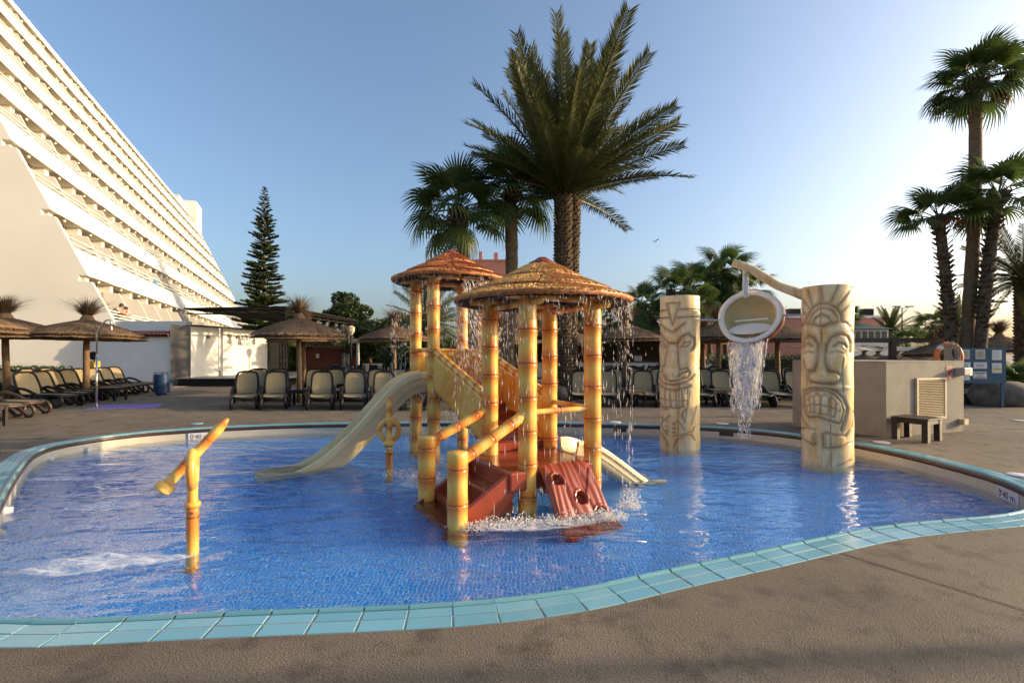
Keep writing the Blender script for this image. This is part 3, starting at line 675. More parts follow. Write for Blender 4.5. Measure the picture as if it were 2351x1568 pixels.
# ------------------------------------------------------------------ water cannons
def cannon(loc, rz, lab, elev, zc):
    t = thing('water_cannon', lab, 'water cannon', loc, rz); P = M['bamboo']
    def bt(a, c, r, nm, seg=.3, st=.05, tp=1.0): return bamboo(a, c, r, seg, 16, st, tp, bulge=.35).build(nm, P, t, True, fix=False)
    bt((0, 0, FLOOR_Z), (0, 0, zc - .30), .047, 'post', .9, .2); bt((0, 0, zc - .30), (0, 0, zc - .14), .040, 'neck', .5, .1)
    b = MB(); b.lathe([(.044, -.02), (.058, -.018), (.062, 0), (.058, .018), (.04, .02)], 20, (0, 0, zc - .30)); b.a = [.75] * len(b.v); b.build('collar', P, t, True)
    ring = [(0, .135 * math.cos(a), zc + .145 * math.sin(a)) for a in [i * 2 * math.pi / 28 for i in range(29)]]
    b = MB(); b.tube(ring, .037, 12, False); b.a = [.2 + .6 * abs(math.sin(x * 3.1)) for x in b.a]; b.build('ring_handle', P, t, True)
    ce, se = math.cos(elev), math.sin(elev); ax = Vector((ce, 0, se)); c = Vector((0, 0, zc + .10))
    bt(c - ax * .28, c + ax * .27, .042, 'barrel', .26, .06)
    b = MB(); pf = [(.042, .265), (.043, .29), (.032, .36), (.014, .405), (.002, .41)]
    q = ax.to_track_quat('Z', 'Y').to_matrix(); mm = MB(); mm.lathe(pf, 16, a=[.5, .6, .95, .97, .97]); mm.v = [tuple(q @ Vector(v) + c) for v in mm.v]; mm.build('tip', P, t, True)
    mm = MB(); mm.lathe([(.001, -.335), (.066, -.335), (.072, -.32), (.072, -.28), (.06, -.268), (.044, -.26)], 18, a=[.5] * 6); mm.v = [tuple(q @ Vector(v) + c) for v in mm.v]; mm.build('muzzle', P, t, True)
    mm = MB(); mm.lathe([(.001, -.37), (.014, -.37), (.014, -.335)], 10); mm.v = [tuple(q @ Vector(v) + c - Vector((0, 0, .02))) for v in mm.v]; mm.build('nozzle', M['steel'], t, True)
    b = MB(); b.tube([(.0, -.05, zc - .36), (0, -.066, zc - .36)], .011, 8); b.build('bolt', M['steel'], t); return t
cannon((-2.72, 4.08, 0), R(28), 'bamboo water cannon with its barrel tilted, alone in the open side of the pool', R(50), .52)
cannon((-1.73, 6.75, 0), R(104), 'bamboo water cannon with round ring handle beneath the long slide', R(62), .42)

# ------------------------------------------------------------------ carved posts
def tiki(nm, lab, c, r, zt, strokes, blobs, conv):
    zb = FLOOR_Z; nA, nZ = 190, 300; fx, fy = -c[0], -c[1]; L = math.hypot(fx, fy); fx /= L; fy /= L; rx, ry = -fy, fx  # rx: to the right as the viewer sees it
    if rx < 0: rx, ry = -rx, -ry
    th = np.linspace(-math.pi, math.pi, nA, endpoint=False); zz = np.linspace(zb, zt, nZ)
    T, Z = np.meshgrid(th, zz); X = np.sin(T) * r; front = np.cos(T) > -.15
    disp = np.zeros_like(T); stain = np.zeros_like(T)
    dsum = np.full_like(T, 0)
    for pts, wd, dp in strokes:
        w_ = [conv(p, r) for p in pts]; dmin = np.full_like(T, 9.)
        for (x0, z0), (x1, z1) in zip(w_[:-1], w_[1:]):
            dx, dz = x1 - x0, z1 - z0; ll = dx * dx + dz * dz + 1e-9; t = np.clip(((X - x0) * dx + (Z - z0) * dz) / ll, 0, 1)
            dmin = np.minimum(dmin, np.hypot(X - x0 - t * dx, Z - z0 - t * dz))
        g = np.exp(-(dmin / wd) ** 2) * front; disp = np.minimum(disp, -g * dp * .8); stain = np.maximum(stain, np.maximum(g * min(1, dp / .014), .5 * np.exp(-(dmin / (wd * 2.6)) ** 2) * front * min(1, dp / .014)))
    for (x, y, ax, ay, h) in blobs:
        (x0, z0) = conv((x, y), r); sx = ax * conv.k; sz = ay * conv.k; q = ((X - x0) / sx) ** 2 + ((Z - z0) / sz) ** 2
        disp = disp + h * np.clip(1 - q, 0, 1) ** .6 * front
    disp = disp + .004 * np.sin(T * 5 + Z * 3) + .003 * np.sin(Z * 11 + T * 2)
    Rr = r + disp; vx = c[0] + fx * np.cos(T) * Rr + rx * np.sin(T) * Rr; vy = c[1] + fy * np.cos(T) * Rr + ry * np.sin(T) * Rr
    vs = np.stack([vx, vy, Z], -1).reshape(-1, 3).tolist(); fs = [(i * nA + k, i * nA + (k + 1) % nA, (i + 1) * nA + (k + 1) % nA, (i + 1) * nA + k) for i in range(nZ - 1) for k in range(nA)]
    o0 = len(vs); vs.append((c[0], c[1], zt - .004)); fs += [((nZ - 1) * nA + k, (nZ - 1) * nA + (k + 1) % nA, o0) for k in range(nA)]
    mb = MB(); mb.add(vs, fs, stain.reshape(-1).tolist() + [0]); o = mb.build(nm, M['tiki'], None, True); tag(o, lab, 'carved post'); return o
class Conv:
    def __init__(s, cx, hw, y0, y1, zt): s.cx, s.hw, s.y0, s.y1, s.zt = cx, hw, y0, y1, zt; s.k = (zt - WATER_Z) / (y1 - y0)
    def __call__(s, p, r): return ((p[0] - s.cx) / s.hw * r, s.zt - (p[1] - s.y0) * s.k)
W, T_ = .014, .006
f = [([(135, 160), (190, 235)], W, .016), ([(130, 240), (180, 300)], W, .014), ([(185, 90), (215, 210)], W, .014), ([(272, 65), (280, 210)], T_, .012), ([(290, 65), (300, 205)], W, .014), ([(415, 70), (390, 130), (365, 195)], W, .018), ([(525, 85), (410, 235)], W, .02), ([(535, 190), (440, 275)], W, .016),
     ([(160, 350), (190, 290), (215, 235), (270, 210), (340, 212), (400, 245), (435, 300), (440, 345)], .018, .026), ([(195, 345), (215, 295), (255, 255), (310, 245), (370, 262), (405, 310), (420, 345)], .012, .016), ([(230, 360), (240, 320), (290, 292), (340, 315), (360, 355), (330, 378), (290, 388), (250, 378), (230, 360)], .015, .024),
     ([(125, 375), (165, 355), (220, 370), (290, 392), (350, 375), (420, 352), (480, 365), (515, 400), (530, 440)], .018, .018), ([(285, 200), (287, 390), (292, 480), (295, 600)], T_, .014),
     ([(130, 545), (150, 490), (185, 458), (230, 475), (262, 530), (268, 600), (262, 680), (235, 735), (190, 748)], .02, .034), ([(150, 555), (165, 528), (190, 520), (215, 540)], .013, .028), ([(150, 600), (200, 585), (255, 600)], .012, .01), ([(155, 660), (160, 720), (185, 750)], .012, .016),
     ([(345, 745), (322, 690), (318, 620), (330, 540), (370, 475), (430, 450), (490, 470), (513, 520), (510, 590)], .02, .034), ([(385, 545), (420, 518), (460, 528), (478, 552)], .013, .028), ([(345, 600), (400, 585), (450, 600)], .012, .01), ([(450, 640), (442, 700), (450, 900)], .009, .012), ([(170, 760), (178, 860)], .01, .012),
     ([(240, 745), (195, 755), (185, 790), (210, 830), (300, 842), (390, 840), (430, 815), (430, 770), (395, 745), (345, 745)], .016, .026),
     ([(140, 960), (155, 910), (220, 880), (320, 875), (400, 895), (455, 950), (485, 1030), (470, 1110), (440, 1200)], .018, .026), ([(140, 960), (140, 1060), (165, 1110), (200, 1120), (260, 1105), (340, 1130), (420, 1150), (440, 1140)], .02, .028), ([(160, 940), (200, 905), (300, 890), (380, 915), (440, 980), (460, 1050), (440, 1130)], .015, .02),
     ([(170, 1032), (220, 1008), (290, 1008), (360, 1022), (425, 1055)], .008, .02)]
for q in ([(170, 1030), (165, 985), (185, 965), (200, 985), (205, 1015)], [(205, 1012), (195, 960), (215, 940), (235, 960), (240, 1008)], [(240, 1008), (235, 940), (260, 920), (283, 940), (285, 1008)], [(288, 1008), (290, 940), (315, 922), (345, 945), (345, 1018)], [(348, 1020), (350, 965), (375, 950), (395, 975), (395, 1035)], [(398, 1038), (405, 990), (425, 990), (432, 1050)], [(205, 1015), (205, 1075), (240, 1075), (240, 1010)], [(240, 1075), (285, 1080), (285, 1010)], [(285, 1080), (340, 1085), (345, 1020)], [(340, 1085), (385, 1100), (395, 1040)], [(170, 1035), (175, 1075), (205, 1075)]): f.append((q, .007, .013))
f += [([(358, 890), (360, 1200), (362, 1520)], .005, .014), ([(115, 1265), (170, 1310), (230, 1335), (245, 1325)], .012, .016), ([(115, 1230), (180, 1200), (235, 1210)], .012, .013), ([(300, 1240), (305, 1340), (340, 1345), (430, 1330), (520, 1300)], .013, .016), ([(320, 1225), (400, 1240), (470, 1245), (520, 1180), (530, 1060)], .013, .018), ([(420, 1475), (510, 1440)], .012, .014), ([(120, 1035), (125, 1120), (180, 1190)], .013, .018)]
for y in (1242, 1264, 1287, 1310): f += [([(230, y), (248, y + 3)], .008, .022), ([(300, y), (325, y + 3)], .008, .022)]
fb = [(308, 792, 118, 48, .040), (300, 660, 38, 130, .030), (200, 660, 60, 95, .018), (395, 650, 70, 100, .018), (295, 345, 55, 42, .02), (300, 1015, 130, 85, .016), (320, 410, 190, 40, .014), (190, 1270, 70, 60, .012), (390, 1280, 80, 55, .012), (330, 870, 170, 26, .018)]
tiki('carved_totem_post', 'tall cream carved face post with bared teeth holding the branch spout', (4.93, 7.50), .345, 2.54, f, fb, Conv(332, 207, 60, 1490, 2.54))
f2 = [([(378, 345), (430, 345)], .012, .02), ([(520, 345), (675, 345)], .012, .02), ([(378, 402), (440, 402)], .012, .022), ([(505, 405), (675, 400)], .012, .022), ([(425, 295), (470, 460), (525, 295), (425, 295)], .012, .022), ([(378, 450), (420, 490), (470, 515), (520, 485), (560, 450)], .014, .022), ([(372, 520), (420, 570), (445, 598), (490, 598)], .016, .028), ([(510, 600), (540, 550), (590, 528), (630, 560), (635, 610), (610, 650)], .016, .030), ([(378, 585), (400, 590), (430, 630), (400, 625), (378, 600)], .012, .026), ([(528, 628), (560, 595), (605, 588), (585, 620), (528, 630)], .009, .022),
      ([(440, 600), (430, 680), (410, 770), (385, 785)], .014, .024), ([(510, 620), (515, 720), (525, 790)], .012, .022), ([(388, 810), (420, 845), (430, 870)], .014, .034), ([(515, 850), (545, 820), (580, 812)], .014, .034), ([(525, 800), (580, 785), (600, 820), (580, 855), (510, 875)], .011, .02), ([(395, 790), (385, 820), (420, 870), (470, 885), (510, 875)], .012, .02), ([(372, 870), (400, 905), (470, 915), (540, 900), (600, 870), (632, 835)], .013, .02), ([(370, 920), (420, 950), (500, 955), (580, 930), (605, 920)], .014, .028), ([(370, 1025), (430, 1032), (580, 1030)], .007, .02)]
for q in ([(415, 960), (418, 1085)], [(455, 965), (460, 1085)], [(500, 960), (500, 1085)], [(540, 950), (545, 1075)], [(585, 935), (575, 1060)], [(375, 1085), (420, 1088), (460, 1085), (500, 1088), (560, 1075)]): f2.append((q, .009, .016))
f2 += [([(372, 1070), (400, 1105), (430, 1100)], .014, .024), ([(570, 1095), (540, 1140), (560, 1190)], .012, .02), ([(365, 1170), (420, 1180), (450, 1150)], .011, .014), ([(440, 1185), (400, 1195), (385, 1230), (430, 1300)], .009, .014), ([(495, 1190), (530, 1200), (560, 1250)], .008, .012), ([(470, 1300), (530, 1290), (620, 1260), (635, 1230)], .008, .016), ([(380, 1290), (420, 1340), (435, 1385)], .012, .018), ([(480, 1390), (500, 1330), (560, 1290), (610, 1290), (635, 1330)], .010, .016), ([(515, 600), (520, 900), (515, 1200), (505, 1420)], .005, .014), ([(600, 960), (560, 1200)], .008, .010), ([(660, 1040), (610, 1210)], .008, .012)]
for y in (1200, 1232, 1265): f2 += [([(424, y), (434, y + 5)], .011, .026), ([(474, y + 10), (488, y + 12)], .011, .026)]
fb2 = [(465, 740, 45, 150, .034), (480, 840, 105, 50, .026), (470, 890, 140, 30, .022), (475, 1025, 115, 65, .016), (470, 560, 120, 40, .014), (570, 640, 55, 50, .012), (400, 640, 40, 60, .012)]
tiki('carved_totem_post', 'cream carved face post with angular brow and headband farther along the tipping coconut', (3.06, 8.75), .345, 2.53, f2, fb2, Conv(524, 154, 235, 1405, 2.53))
# branch spout, coconut bucket
br = [(4.72, 7.62, 2.40), (4.55, 7.72, 2.50), (4.35, 7.84, 2.61), (4.18, 7.93, 2.76), (4.03, 8.02, 2.90), (3.90, 8.09, 2.98), (3.76, 8.16, 3.05)]
t = thing('branch_spout', 'curved cream wooden branch spout above the coconut', 'spout', (0, 0, 0))
b = MB(); b.tube(br, [.085, .078, .068, .075, .07, .068, .07], 16); b.a = [.12 + .14 * abs(math.sin(x * 40)) for x in range(len(b.v))]; b.build('branch', M['tiki'], t, True)
b = MB(); b.tube([(3.93, 8.07, 2.95), (3.93, 8.07, 2.86), (3.93, 8.07, 2.80)], [.055, .04, .042], 12); b.a = [.2] * len(b.v); b.build('nozzle', M['tiki'], t, True)
cc = Vector((4.0, 8.10, 2.135)); nrmv = Vector((-.69, -.70, .20)).normalized(); axr = Vector((.83, -.556, 0)); axr = (axr - nrmv * axr.dot(nrmv)).normalized(); upv = nrmv.cross(axr).normalized()
if upv.z < 0: upv = -upv
coco = thing('coconut_bucket', 'tipping half coconut bucket pouring water between the carved posts', 'coconut bucket', tuple(cc))
def cring(prof, nm, m, par=coco, wob=.012, nA=56, seed=1, amp=0):
    vs, fs = [], []; rn = random.Random(seed); wv_ = [wob * (math.sin(3 * a + 1) + .6 * math.sin(5 * a)) for a in [2 * math.pi * k / nA for k in range(nA)]]
    rr = [rn.uniform(-1, 1) * amp for _ in range(nA)]
    for r_, d in prof:
        for k in range(nA):
            an = 2 * math.pi * k / nA; q = r_ * (1 + wv_[k]) + rr[k] * min(1, r_ * 2); vs.append(axr * (math.cos(an) * q * 1.0) + upv * (math.sin(an) * q * .90) + nrmv * d)
    for i in range(len(prof) - 1):
        for k in range(nA): k2 = (k + 1) % nA; fs.append((i * nA + k, i * nA + k2, (i + 1) * nA + k2, (i + 1) * nA + k))
    return MB().add(vs, fs).build(nm, m, par, True)
M['cocoflesh'] = plain('coconut_flesh', (.84, .79, .68), .4, .05, 3); M['cococream'] = plain('coconut_inside', (.62, .53, .29), .4, .12, 3); M['cocoshell'] = plain('coconut_husk', (.13, .028, .016), .5, .4, 6, .8, bs=14)
Rc = .515
cring([(Rc, -.0), (Rc * 1.01, -.08), (Rc * .97, -.22), (Rc * .85, -.36), (Rc * .62, -.48), (Rc * .3, -.56), (.001, -.58)], 'husk', M['cocoshell'], amp=.006)
cring([(Rc * 1.0, -.005), (Rc * .985, .012), (Rc * .85, .004), (Rc * .81, -.02)], 'flesh_rim', M['cocoflesh'])
cring([(Rc * .82, -.015), (Rc * .79, -.12), (Rc * .62, -.28), (Rc * .35, -.38), (.001, -.42)], 'inside', M['cococream'])
b = MB(); b.bar(axr * -.26 - upv * .03 - nrmv * .14, axr * .26 - upv * .03 - nrmv * .14, .02, .022); b.build('cross_slat', M['cocoflesh'], coco)
b = MB(); g = [(axr * (math.cos(a) * .34) + upv * (-.20 + math.sin(a) * .12) - nrmv * (.08 + .10 * math.sin(a))) for a in [2 * math.pi * k / 24 for k in range(24)]]; b.add(g, [tuple(range(24))]); b.build('water_inside', M['cocoflesh'], coco)
b = MB(); b.tube([Vector((3.33, 8.57, 2.10)), cc - axr * .45 + Vector((0, 0, -.03))], .014, 8); b.v = [tuple(Vector(v) - cc) for v in b.v]; b.build('axle', M['steel'], coco)
b = MB(); b.tube([cc + axr * .45 + Vector((0, 0, -.03)), Vector((4.68, 7.68, 2.12))], .014, 8); b.v = [tuple(Vector(v) - cc) for v in b.v]; b.build('axle', M['steel'], coco)

# ------------------------------------------------------------------ falling water, splashes, foam
def spindles(nm, lab, L, m=None):
    b = MB(); vs, fs = [], []
    for (x, y, z, ln, wd, tx, ty) in L:
        o = len(vs); vs += [(x + tx * ln, y + ty * ln, z + ln / 2), (x + wd, y, z), (x, y + wd, z), (x - wd, y, z), (x, y - wd, z), (x - tx * ln, y - ty * ln, z - ln / 2)]
        fs += [(o, o + 1, o + 2), (o, o + 2, o + 3), (o, o + 3, o + 4), (o, o + 4, o + 1), (o + 5, o + 2, o + 1), (o + 5, o + 3, o + 2), (o + 5, o + 4, o + 3), (o + 5, o + 1, o + 4)]
    b.add(vs, fs); o = b.build(nm, m or M['drop'], None, True, fix=False); tag(o, lab, 'water', kind='stuff'); return o
U = random.uniform
def rimfall(c, Rr, z, nn, dense=()):
    L = []
    for _ in range(nn):
        a = U(0, 2 * math.pi); h = U(0, 1) ** 1.9 * (z - WATER_Z); r_ = Rr * U(.965, 1.0) + .04 * math.sqrt(max(h, 0)) * U(0, 1)
        w_ = U(.0012, .0027); L.append((c.x + r_ * math.cos(a), c.y + r_ * math.sin(a), z - h, U(.025, .075) * (1 + .9 * h), w_, 0, 0))
    for k in range(int(nn / 110)):                                  # clotted strings just under the rim
        a = U(0, 2 * math.pi); r_ = Rr * .985; zz_ = z - U(0, .04)
        for j in range(random.randint(3, 8)): L.append((c.x + r_ * math.cos(a), c.y + r_ * math.sin(a), zz_, U(.02, .055), U(.0028, .0055), U(-.1, .1), 0)); zz_ -= U(.025, .06); a += U(-.004, .004)
    return L
spindles('falling_water', 'thin strings of water dripping from the golden straw roof', rimfall(Vector((.37, 5.84, 0)), 1.06, 2.09, 1100))
L2 = rimfall(Vector((-1.06, 8.31, 0)), .99, 2.71, 1500)
for _ in range(1100):                                              # the heavier shower between the two roofs
    s_ = U(0, 1); h = U(0, 1) ** 1.2 * 2.2; p = Vector((-.75 + .55 * s_, 7.45 + .25 * s_ + U(-.1, .1), 2.62 - h)); L2.append((p.x + .12 * h * U(-1, .2), p.y, p.z, U(.04, .14), U(.002, .0048), U(-.25, .0), 0))
spindles('falling_water', 'dense shower of water falling from the reddish straw roof', L2)
L3 = []
for _ in range(1500):
    h = U(0, 1) ** .9 * 1.22; wd = .30 * (1 - .25 * h / 1.2); s_ = random.gauss(0, .48); s_ = max(-1, min(1, s_)) * wd
    if random.random() < .12 + .5 * max(0, h - .75): continue
    fw = .16 * math.sqrt(h + .03) + U(-.05, .05); p = cc + axr * s_ + nrmv * fw; L3.append((p.x, p.y, cc.z - .42 - h + .10 * abs(s_ / wd) + .05 * math.sin(s_ * 40), U(.05, .19), U(.003, .010), U(-.05, .05), 0))
for _ in range(130): h = U(0, .5); p = cc + axr * U(-.1, .1) + nrmv * .2; L3.append((p.x, p.y, cc.z - 1.55 - h, U(.03, .08), U(.003, .006), 0, 0))
spindles('waterfall', 'white curtain of water pouring from the tipped coconut', L3)
L4 = []
for _ in range(420): h = U(0, .34); L4.append((3.93 + U(-.035, .035) * (1 + h), 8.07 + U(-.03, .03), 2.80 - h, U(.03, .09), U(.008, .016), 0, 0))
spindles('spout_stream', 'short white stream falling from the branch spout', L4)
def veil(nm, lab, vs, fs, A, B, m): o = MB().add(vs, fs, A, B).build(nm, m, None, True, fix=False); tag(o, lab, 'water', kind='stuff')
vs, fs, A, B = [], [], [], []
for ly in range(3):
    o_ = len(vs); nu, nv = 40, 30
    for j in range(nv + 1):
        for i in range(nu + 1):
            u, v = i / nu * 2 - 1, j / nv; h = v * (1.22 - .12 * ly); wd = (.30 - .03 * ly) * (1 - .24 * v); p = cc + axr * (u * wd + .012 * math.sin(v * 9 + u * 5 + ly)) + nrmv * (.15 * math.sqrt(h + .03) + .03 * math.sin(u * 7 + v * 5 + ly * 2) + .035 * (ly - 1))
            vs.append((p.x, p.y, cc.z - .40 - h + .07 * u * u)); A.append((1 - abs(u) ** 4) * (1 - smooth(v + .12 * math.sin(u * 11 + ly * 2), .62, 1.0)) * (.9 - .15 * v)); B.append(u)
    fs += [(o_ + j * (nu + 1) + i, o_ + j * (nu + 1) + i + 1, o_ + (j + 1) * (nu + 1) + i + 1, o_ + (j + 1) * (nu + 1) + i) for j in range(nv) for i in range(nu)]
veil('water_curtain', 'soft white sheet of water pouring over the coconut rim', vs, fs, A, B, M['veil'])
for c_, R_, z_, D_, lab in ((Vector((.37, 5.84, 0)), 1.06, 2.10, .75, 'fine strings of water hanging from the golden straw rim'), (Vector((-1.06, 8.31, 0)), .99, 2.72, 1.1, 'fine strings of water hanging from the reddish straw rim')):
    vs, fs, A, B = [], [], [], []; nA, nv = 160, 10
    for j in range(nv + 1):
        for k in range(nA + 1):
            v = j / nv; an = 2 * math.pi * k / nA; r_ = R_ + .03 * math.sqrt(v) + .008 * math.sin(k * .9); vs.append((c_.x + r_ * math.cos(an), c_.y + r_ * math.sin(an), z_ - D_ * v)); A.append(.5 * (1 - smooth(v + .2 * math.sin(k * .7) * math.sin(k * .23), .08, .85))); B.append(k / nA)
    fs = [(j * (nA + 1) + k, j * (nA + 1) + k + 1, (j + 1) * (nA + 1) + k + 1, (j + 1) * (nA + 1) + k) for j in range(nv) for k in range(nA)]
    veil('water_strings', lab, vs, fs, A, B, M['veilring'])
def splash(L, c, rx, ry, h, nn, s=1.0):
    for _ in range(nn):
        a = U(0, 2 * math.pi); r_ = math.sqrt(U(0, 1)); x = c.x + rx * r_ * math.cos(a); y = c.y + ry * r_ * math.sin(a); z = WATER_Z + (1 - r_ * .6) * h * U(0, 1) ** 2.2
        L.append((x, y, z, U(.008, .03) * s, U(.002, .0065) * s, U(-.7, .7), U(-.5, .5)))
L5 = []
for k in range(15): u = k / 14; c = gp(1085 + 320 * u, 1213 - 24 * u, WATER_Z); splash(L5, c, .15, .10, .06 + .10 * random.random(), 170)
splash(L5, gp(1445, 1165, WATER_Z), .13, .10, .34, 420); splash(L5, gp(1400, 1190, WATER_Z), .2, .1, .14, 300)
splash(L5, gp(985, 1112, WATER_Z), .30, .25, .22, 1100); splash(L5, gp(935, 1090, WATER_Z), .35, .2, .16, 500); splash(L5, gp(1030, 1060, WATER_Z), .5, .3, .12, 500); splash(L5, gp(1300, 1060, WATER_Z), .6, .5, .08, 300)
spindles('splash_water', 'white splashes where the falling water meets the pool', L5)
def foam(c, rx, ry, h, lab, rz=0.0, seed=0):
    rn = random.Random(seed); nu = 48; vs, A = [], []; ph = [rn.uniform(0, 6) for _ in range(6)]; b = MB(); ca, sa = math.cos(rz), math.sin(rz)
    for j in range(nu + 1):
        for i in range(nu + 1):
            u, v = i / nu * 2 - 1, j / nu * 2 - 1; e = max(0, 1 - (u * u + v * v)); hz = h * e ** 1.5 * (.55 + .45 * math.sin(u * 7 + ph[0] + 2 * v) * math.sin(v * 6 + ph[1] + u * 3)); x, y = u * rx, v * ry
            vs.append((c.x + ca * x - sa * y, c.y + sa * x + ca * y, WATER_Z + .006 + hz)); A.append(min(1, 1.9 * e))
    b.add(vs, [(j * (nu + 1) + i, j * (nu + 1) + i + 1, (j + 1) * (nu + 1) + i + 1, (j + 1) * (nu + 1) + i) for j in range(nu) for i in range(nu)], A)
    o = b.build('foam_patch', M['foam'], None, True, fix=False); tag(o, lab, 'foam', kind='stuff')
foam(gp(215, 1298, WATER_Z), .66, .24, .085, 'large white foaming patch on the water beside the lone cannon', R(14), 1); foam(gp(240, 1165, WATER_Z), .52, .17, .05, 'small white foaming patch behind the lone cannon', R(6), 2)
foam(gp(330, 1290, WATER_Z), .5, .12, .02, 'thin foam trail beside the large foaming patch', R(20), 6); foam(gp(140, 1100, WATER_Z), .55, .14, .015, 'faint foam streak near the pool wall jets', R(8), 3); foam(gp(1240, 1205, WATER_Z), .80, .20, .008, 'foam in front of the climbing slab', R(10), 4); foam(gp(985, 1112, WATER_Z), .5, .3, .02, 'foam around the foot of the stairs', 0, 5)
for x, y in ((28, 1048), (58, 1010), (3, 1160)):
    i = near_i(*gp(x, y, -.1)[:2]); p = INN[i]; dr = nrm(INN, i); b = MB(); b.tube([(p.x, p.y, -.17), (p.x + dr.x * .06, p.y + dr.y * .06, -.17)], [.045, .035], 12); b.build('wall_jet', M['paper'], basin)
# ------------------------------------------------------------------ open-air stage
stage = thing('stage', 'open stage with white back wall, black fascia and dark flat canopy', 'stage', (0, 0, 0))
b = MB(); b.box((-13.1, 26.2, .17), (4.6, 8.2, .34)); b.build('fascia', M['dark'], stage)
b = MB(); b.box((-13.0, 26.2, .36), (4.9, 8.3, .04)); b.lathe([(.01, .382), (3.1, .382), (3.1, .30)], 40, (-11.2, 27.6, 0)); b.build('stage_floor', plain('stage_boards', (.28, .25, .22), .5, .15, 2), stage)
b = MB()
wl0, wl1 = Vector((-15.25, 22.75, 0)), Vector((-14.35, 28.1, 0)); wd_ = (wl1 - wl0).normalized(); wn_ = Vector((wd_.y, -wd_.x, 0)); wL = (wl1 - wl0).length
def wp(s_, o_, z): q = wl0 + wd_ * s_ + wn_ * o_; return Vector((q.x, q.y, z))
for s0_, s1_, o_ in ((0, 1.75, 0), (1.75, 2.42, .22), (2.42, wL, 0)):
    b.prism([(s0_, .385), (s1_, .385), (s1_, 2.82), (s0_, 2.82)], lambda a, z, t: wp(a, o_ - .15 + t, z), .15); 
b.build('stage_wall', M['white'], stage)
b = MB(); b.prism([(-.1, 2.822), (wL + .05, 2.822), (wL + .05, 2.86), (-.1, 2.86)], lambda a, z, t: wp(a, -.25 + t, z), .62); b.build('wall_cap', M['dark'], stage)
for s_, z_ in ((.9, 2.25), (2.05, 2.35), (2.9, 2.3)):
    b = MB(); b.prism([(s_, z_), (s_ + .22, z_), (s_ + .22, z_ + .15), (s_, z_ + .15)], lambda a, z, t: wp(a, .03 + (.22 if 1.8 < s_ < 2.4 else 0) + t, z), .03); b.build('wall_vent', M['grey'], stage)
rot = Euler((R(90), 0, math.atan2(wd_.y, wd_.x))).to_matrix().to_euler()
text('ALUA', .30, M['board'], stage, wp(3.55, .012, 2.02), rot)
b = MB()
for j in range(7):
    pts = [wp(3.30 + .5 * i / 10, .012, 2.23 + j * .045 + .018 * math.sin(i / 10 * 9.4 + j * .4)) for i in range(11)]; b.tube(pts, .011, 5)
b.build('wave_emblem', M['board'], stage)
def drape(p0, p1, z0, z1, m, par, nm, amp=.06, nf=7):
    b = MB(); d = p1 - p0; nn = Vector((-d.y, d.x, 0)).normalized(); nu, nv = 40, 10; vs = []
    for i in range(nu + 1):
        for j in range(nv + 1):
            u, v = i / nu, j / nv; q = p0 + d * u + nn * amp * math.sin(u * nf * 6.28 + 1.2 * math.sin(v * 4)) * (.35 + .65 * v); vs.append((q.x, q.y, z1 + (z0 - z1) * v + .02 * math.sin(u * 9)))
    b.add(vs, [(i * (nv + 1) + j, i * (nv + 1) + j + 1, (i + 1) * (nv + 1) + j + 1, (i + 1) * (nv + 1) + j) for i in range(nu) for j in range(nv)]); return b.build(nm, m, par, True)
drape(Vector((-15.80, 22.15, 0)), Vector((-15.08, 22.45, 0)), .15, 2.84, M['grey'], stage, 'curtain', .022, 1.3); drape(Vector((-14.3, 28.25, 0)), Vector((-13.3, 28.5, 0)), .4, 2.84, M['grey'], stage, 'curtain', .03, 1.6)
def truss(p0, p1, par, nm, hgt=.28, r=.022, m='dark'):
    b = MB(); p0 = Vector(p0); p1 = Vector(p1); d = (p1 - p0); L = d.length; d.normalize(); a = Vector((0, 0, 1)) if abs(d.z) < .9 else Vector((1, 0, 0)); q = d.cross(a).normalized()
    cs = [(a * hgt / 2 + q * hgt / 2), (a * hgt / 2 - q * hgt / 2), (-a * hgt / 2 + q * hgt / 2), (-a * hgt / 2 - q * hgt / 2)]
    for c in cs: b.tube([p0 + c, p1 + c], r, 6)
    nseg = max(2, int(L / .5))
    for i in range(nseg):
        s0, s1 = p0 + d * (L * i / nseg), p0 + d * (L * (i + 1) / nseg)
        for x, y in ((0, 2), (1, 3), (0, 1), (2, 3)): b.tube([s0 + cs[x], s1 + cs[y]] if i % 2 else [s0 + cs[y], s1 + cs[x]], r * .6, 5)
    return b.build(nm, M[m], par)
Z_R = 3.48
for p in ((-10.9, 22.9), (-10.35, 29.6)): truss((p[0], p[1], 0), (p[0], p[1], Z_R), stage, 'truss_tower')
for p0, p1 in (((-15.4, 22.8, Z_R), (-10.8, 22.8, Z_R)), ((-10.9, 22.8, Z_R), (-10.2, 31.6, Z_R)), ((-15.1, 30.8, Z_R), (-10.2, 31.2, Z_R))): truss(p0, p1, stage, 'roof_truss', .2)
b = MB(); b.add([(-15.5, 22.6, 3.60), (-10.7, 22.6, 3.68), (-10.0, 31.7, 3.62), (-15.0, 31.3, 3.5), (-15.5, 22.6, 3.66), (-10.7, 22.6, 3.74), (-10.0, 31.7, 3.68), (-15.0, 31.3, 3.56)], [(3, 2, 1, 0), (4, 5, 6, 7), (0, 1, 5, 4), (1, 2, 6, 5), (2, 3, 7, 6), (3, 0, 4, 7)]); b.build('canopy', M['dark'], stage)
b = MB(); b.tube([(-14.9, 30.9, 0), (-14.9, 30.9, 3.5)], .05); b.build('canopy_post', M['steel'], stage)
sp = MB(); sp.lathe([(.02, .0), (.11, -.05), (.13, -.28), (.17, -.34)], 10); sp.box((0, 0, .08), (.05, .05, .16)); sme = sp.mesh('spotlight', M['grey'])
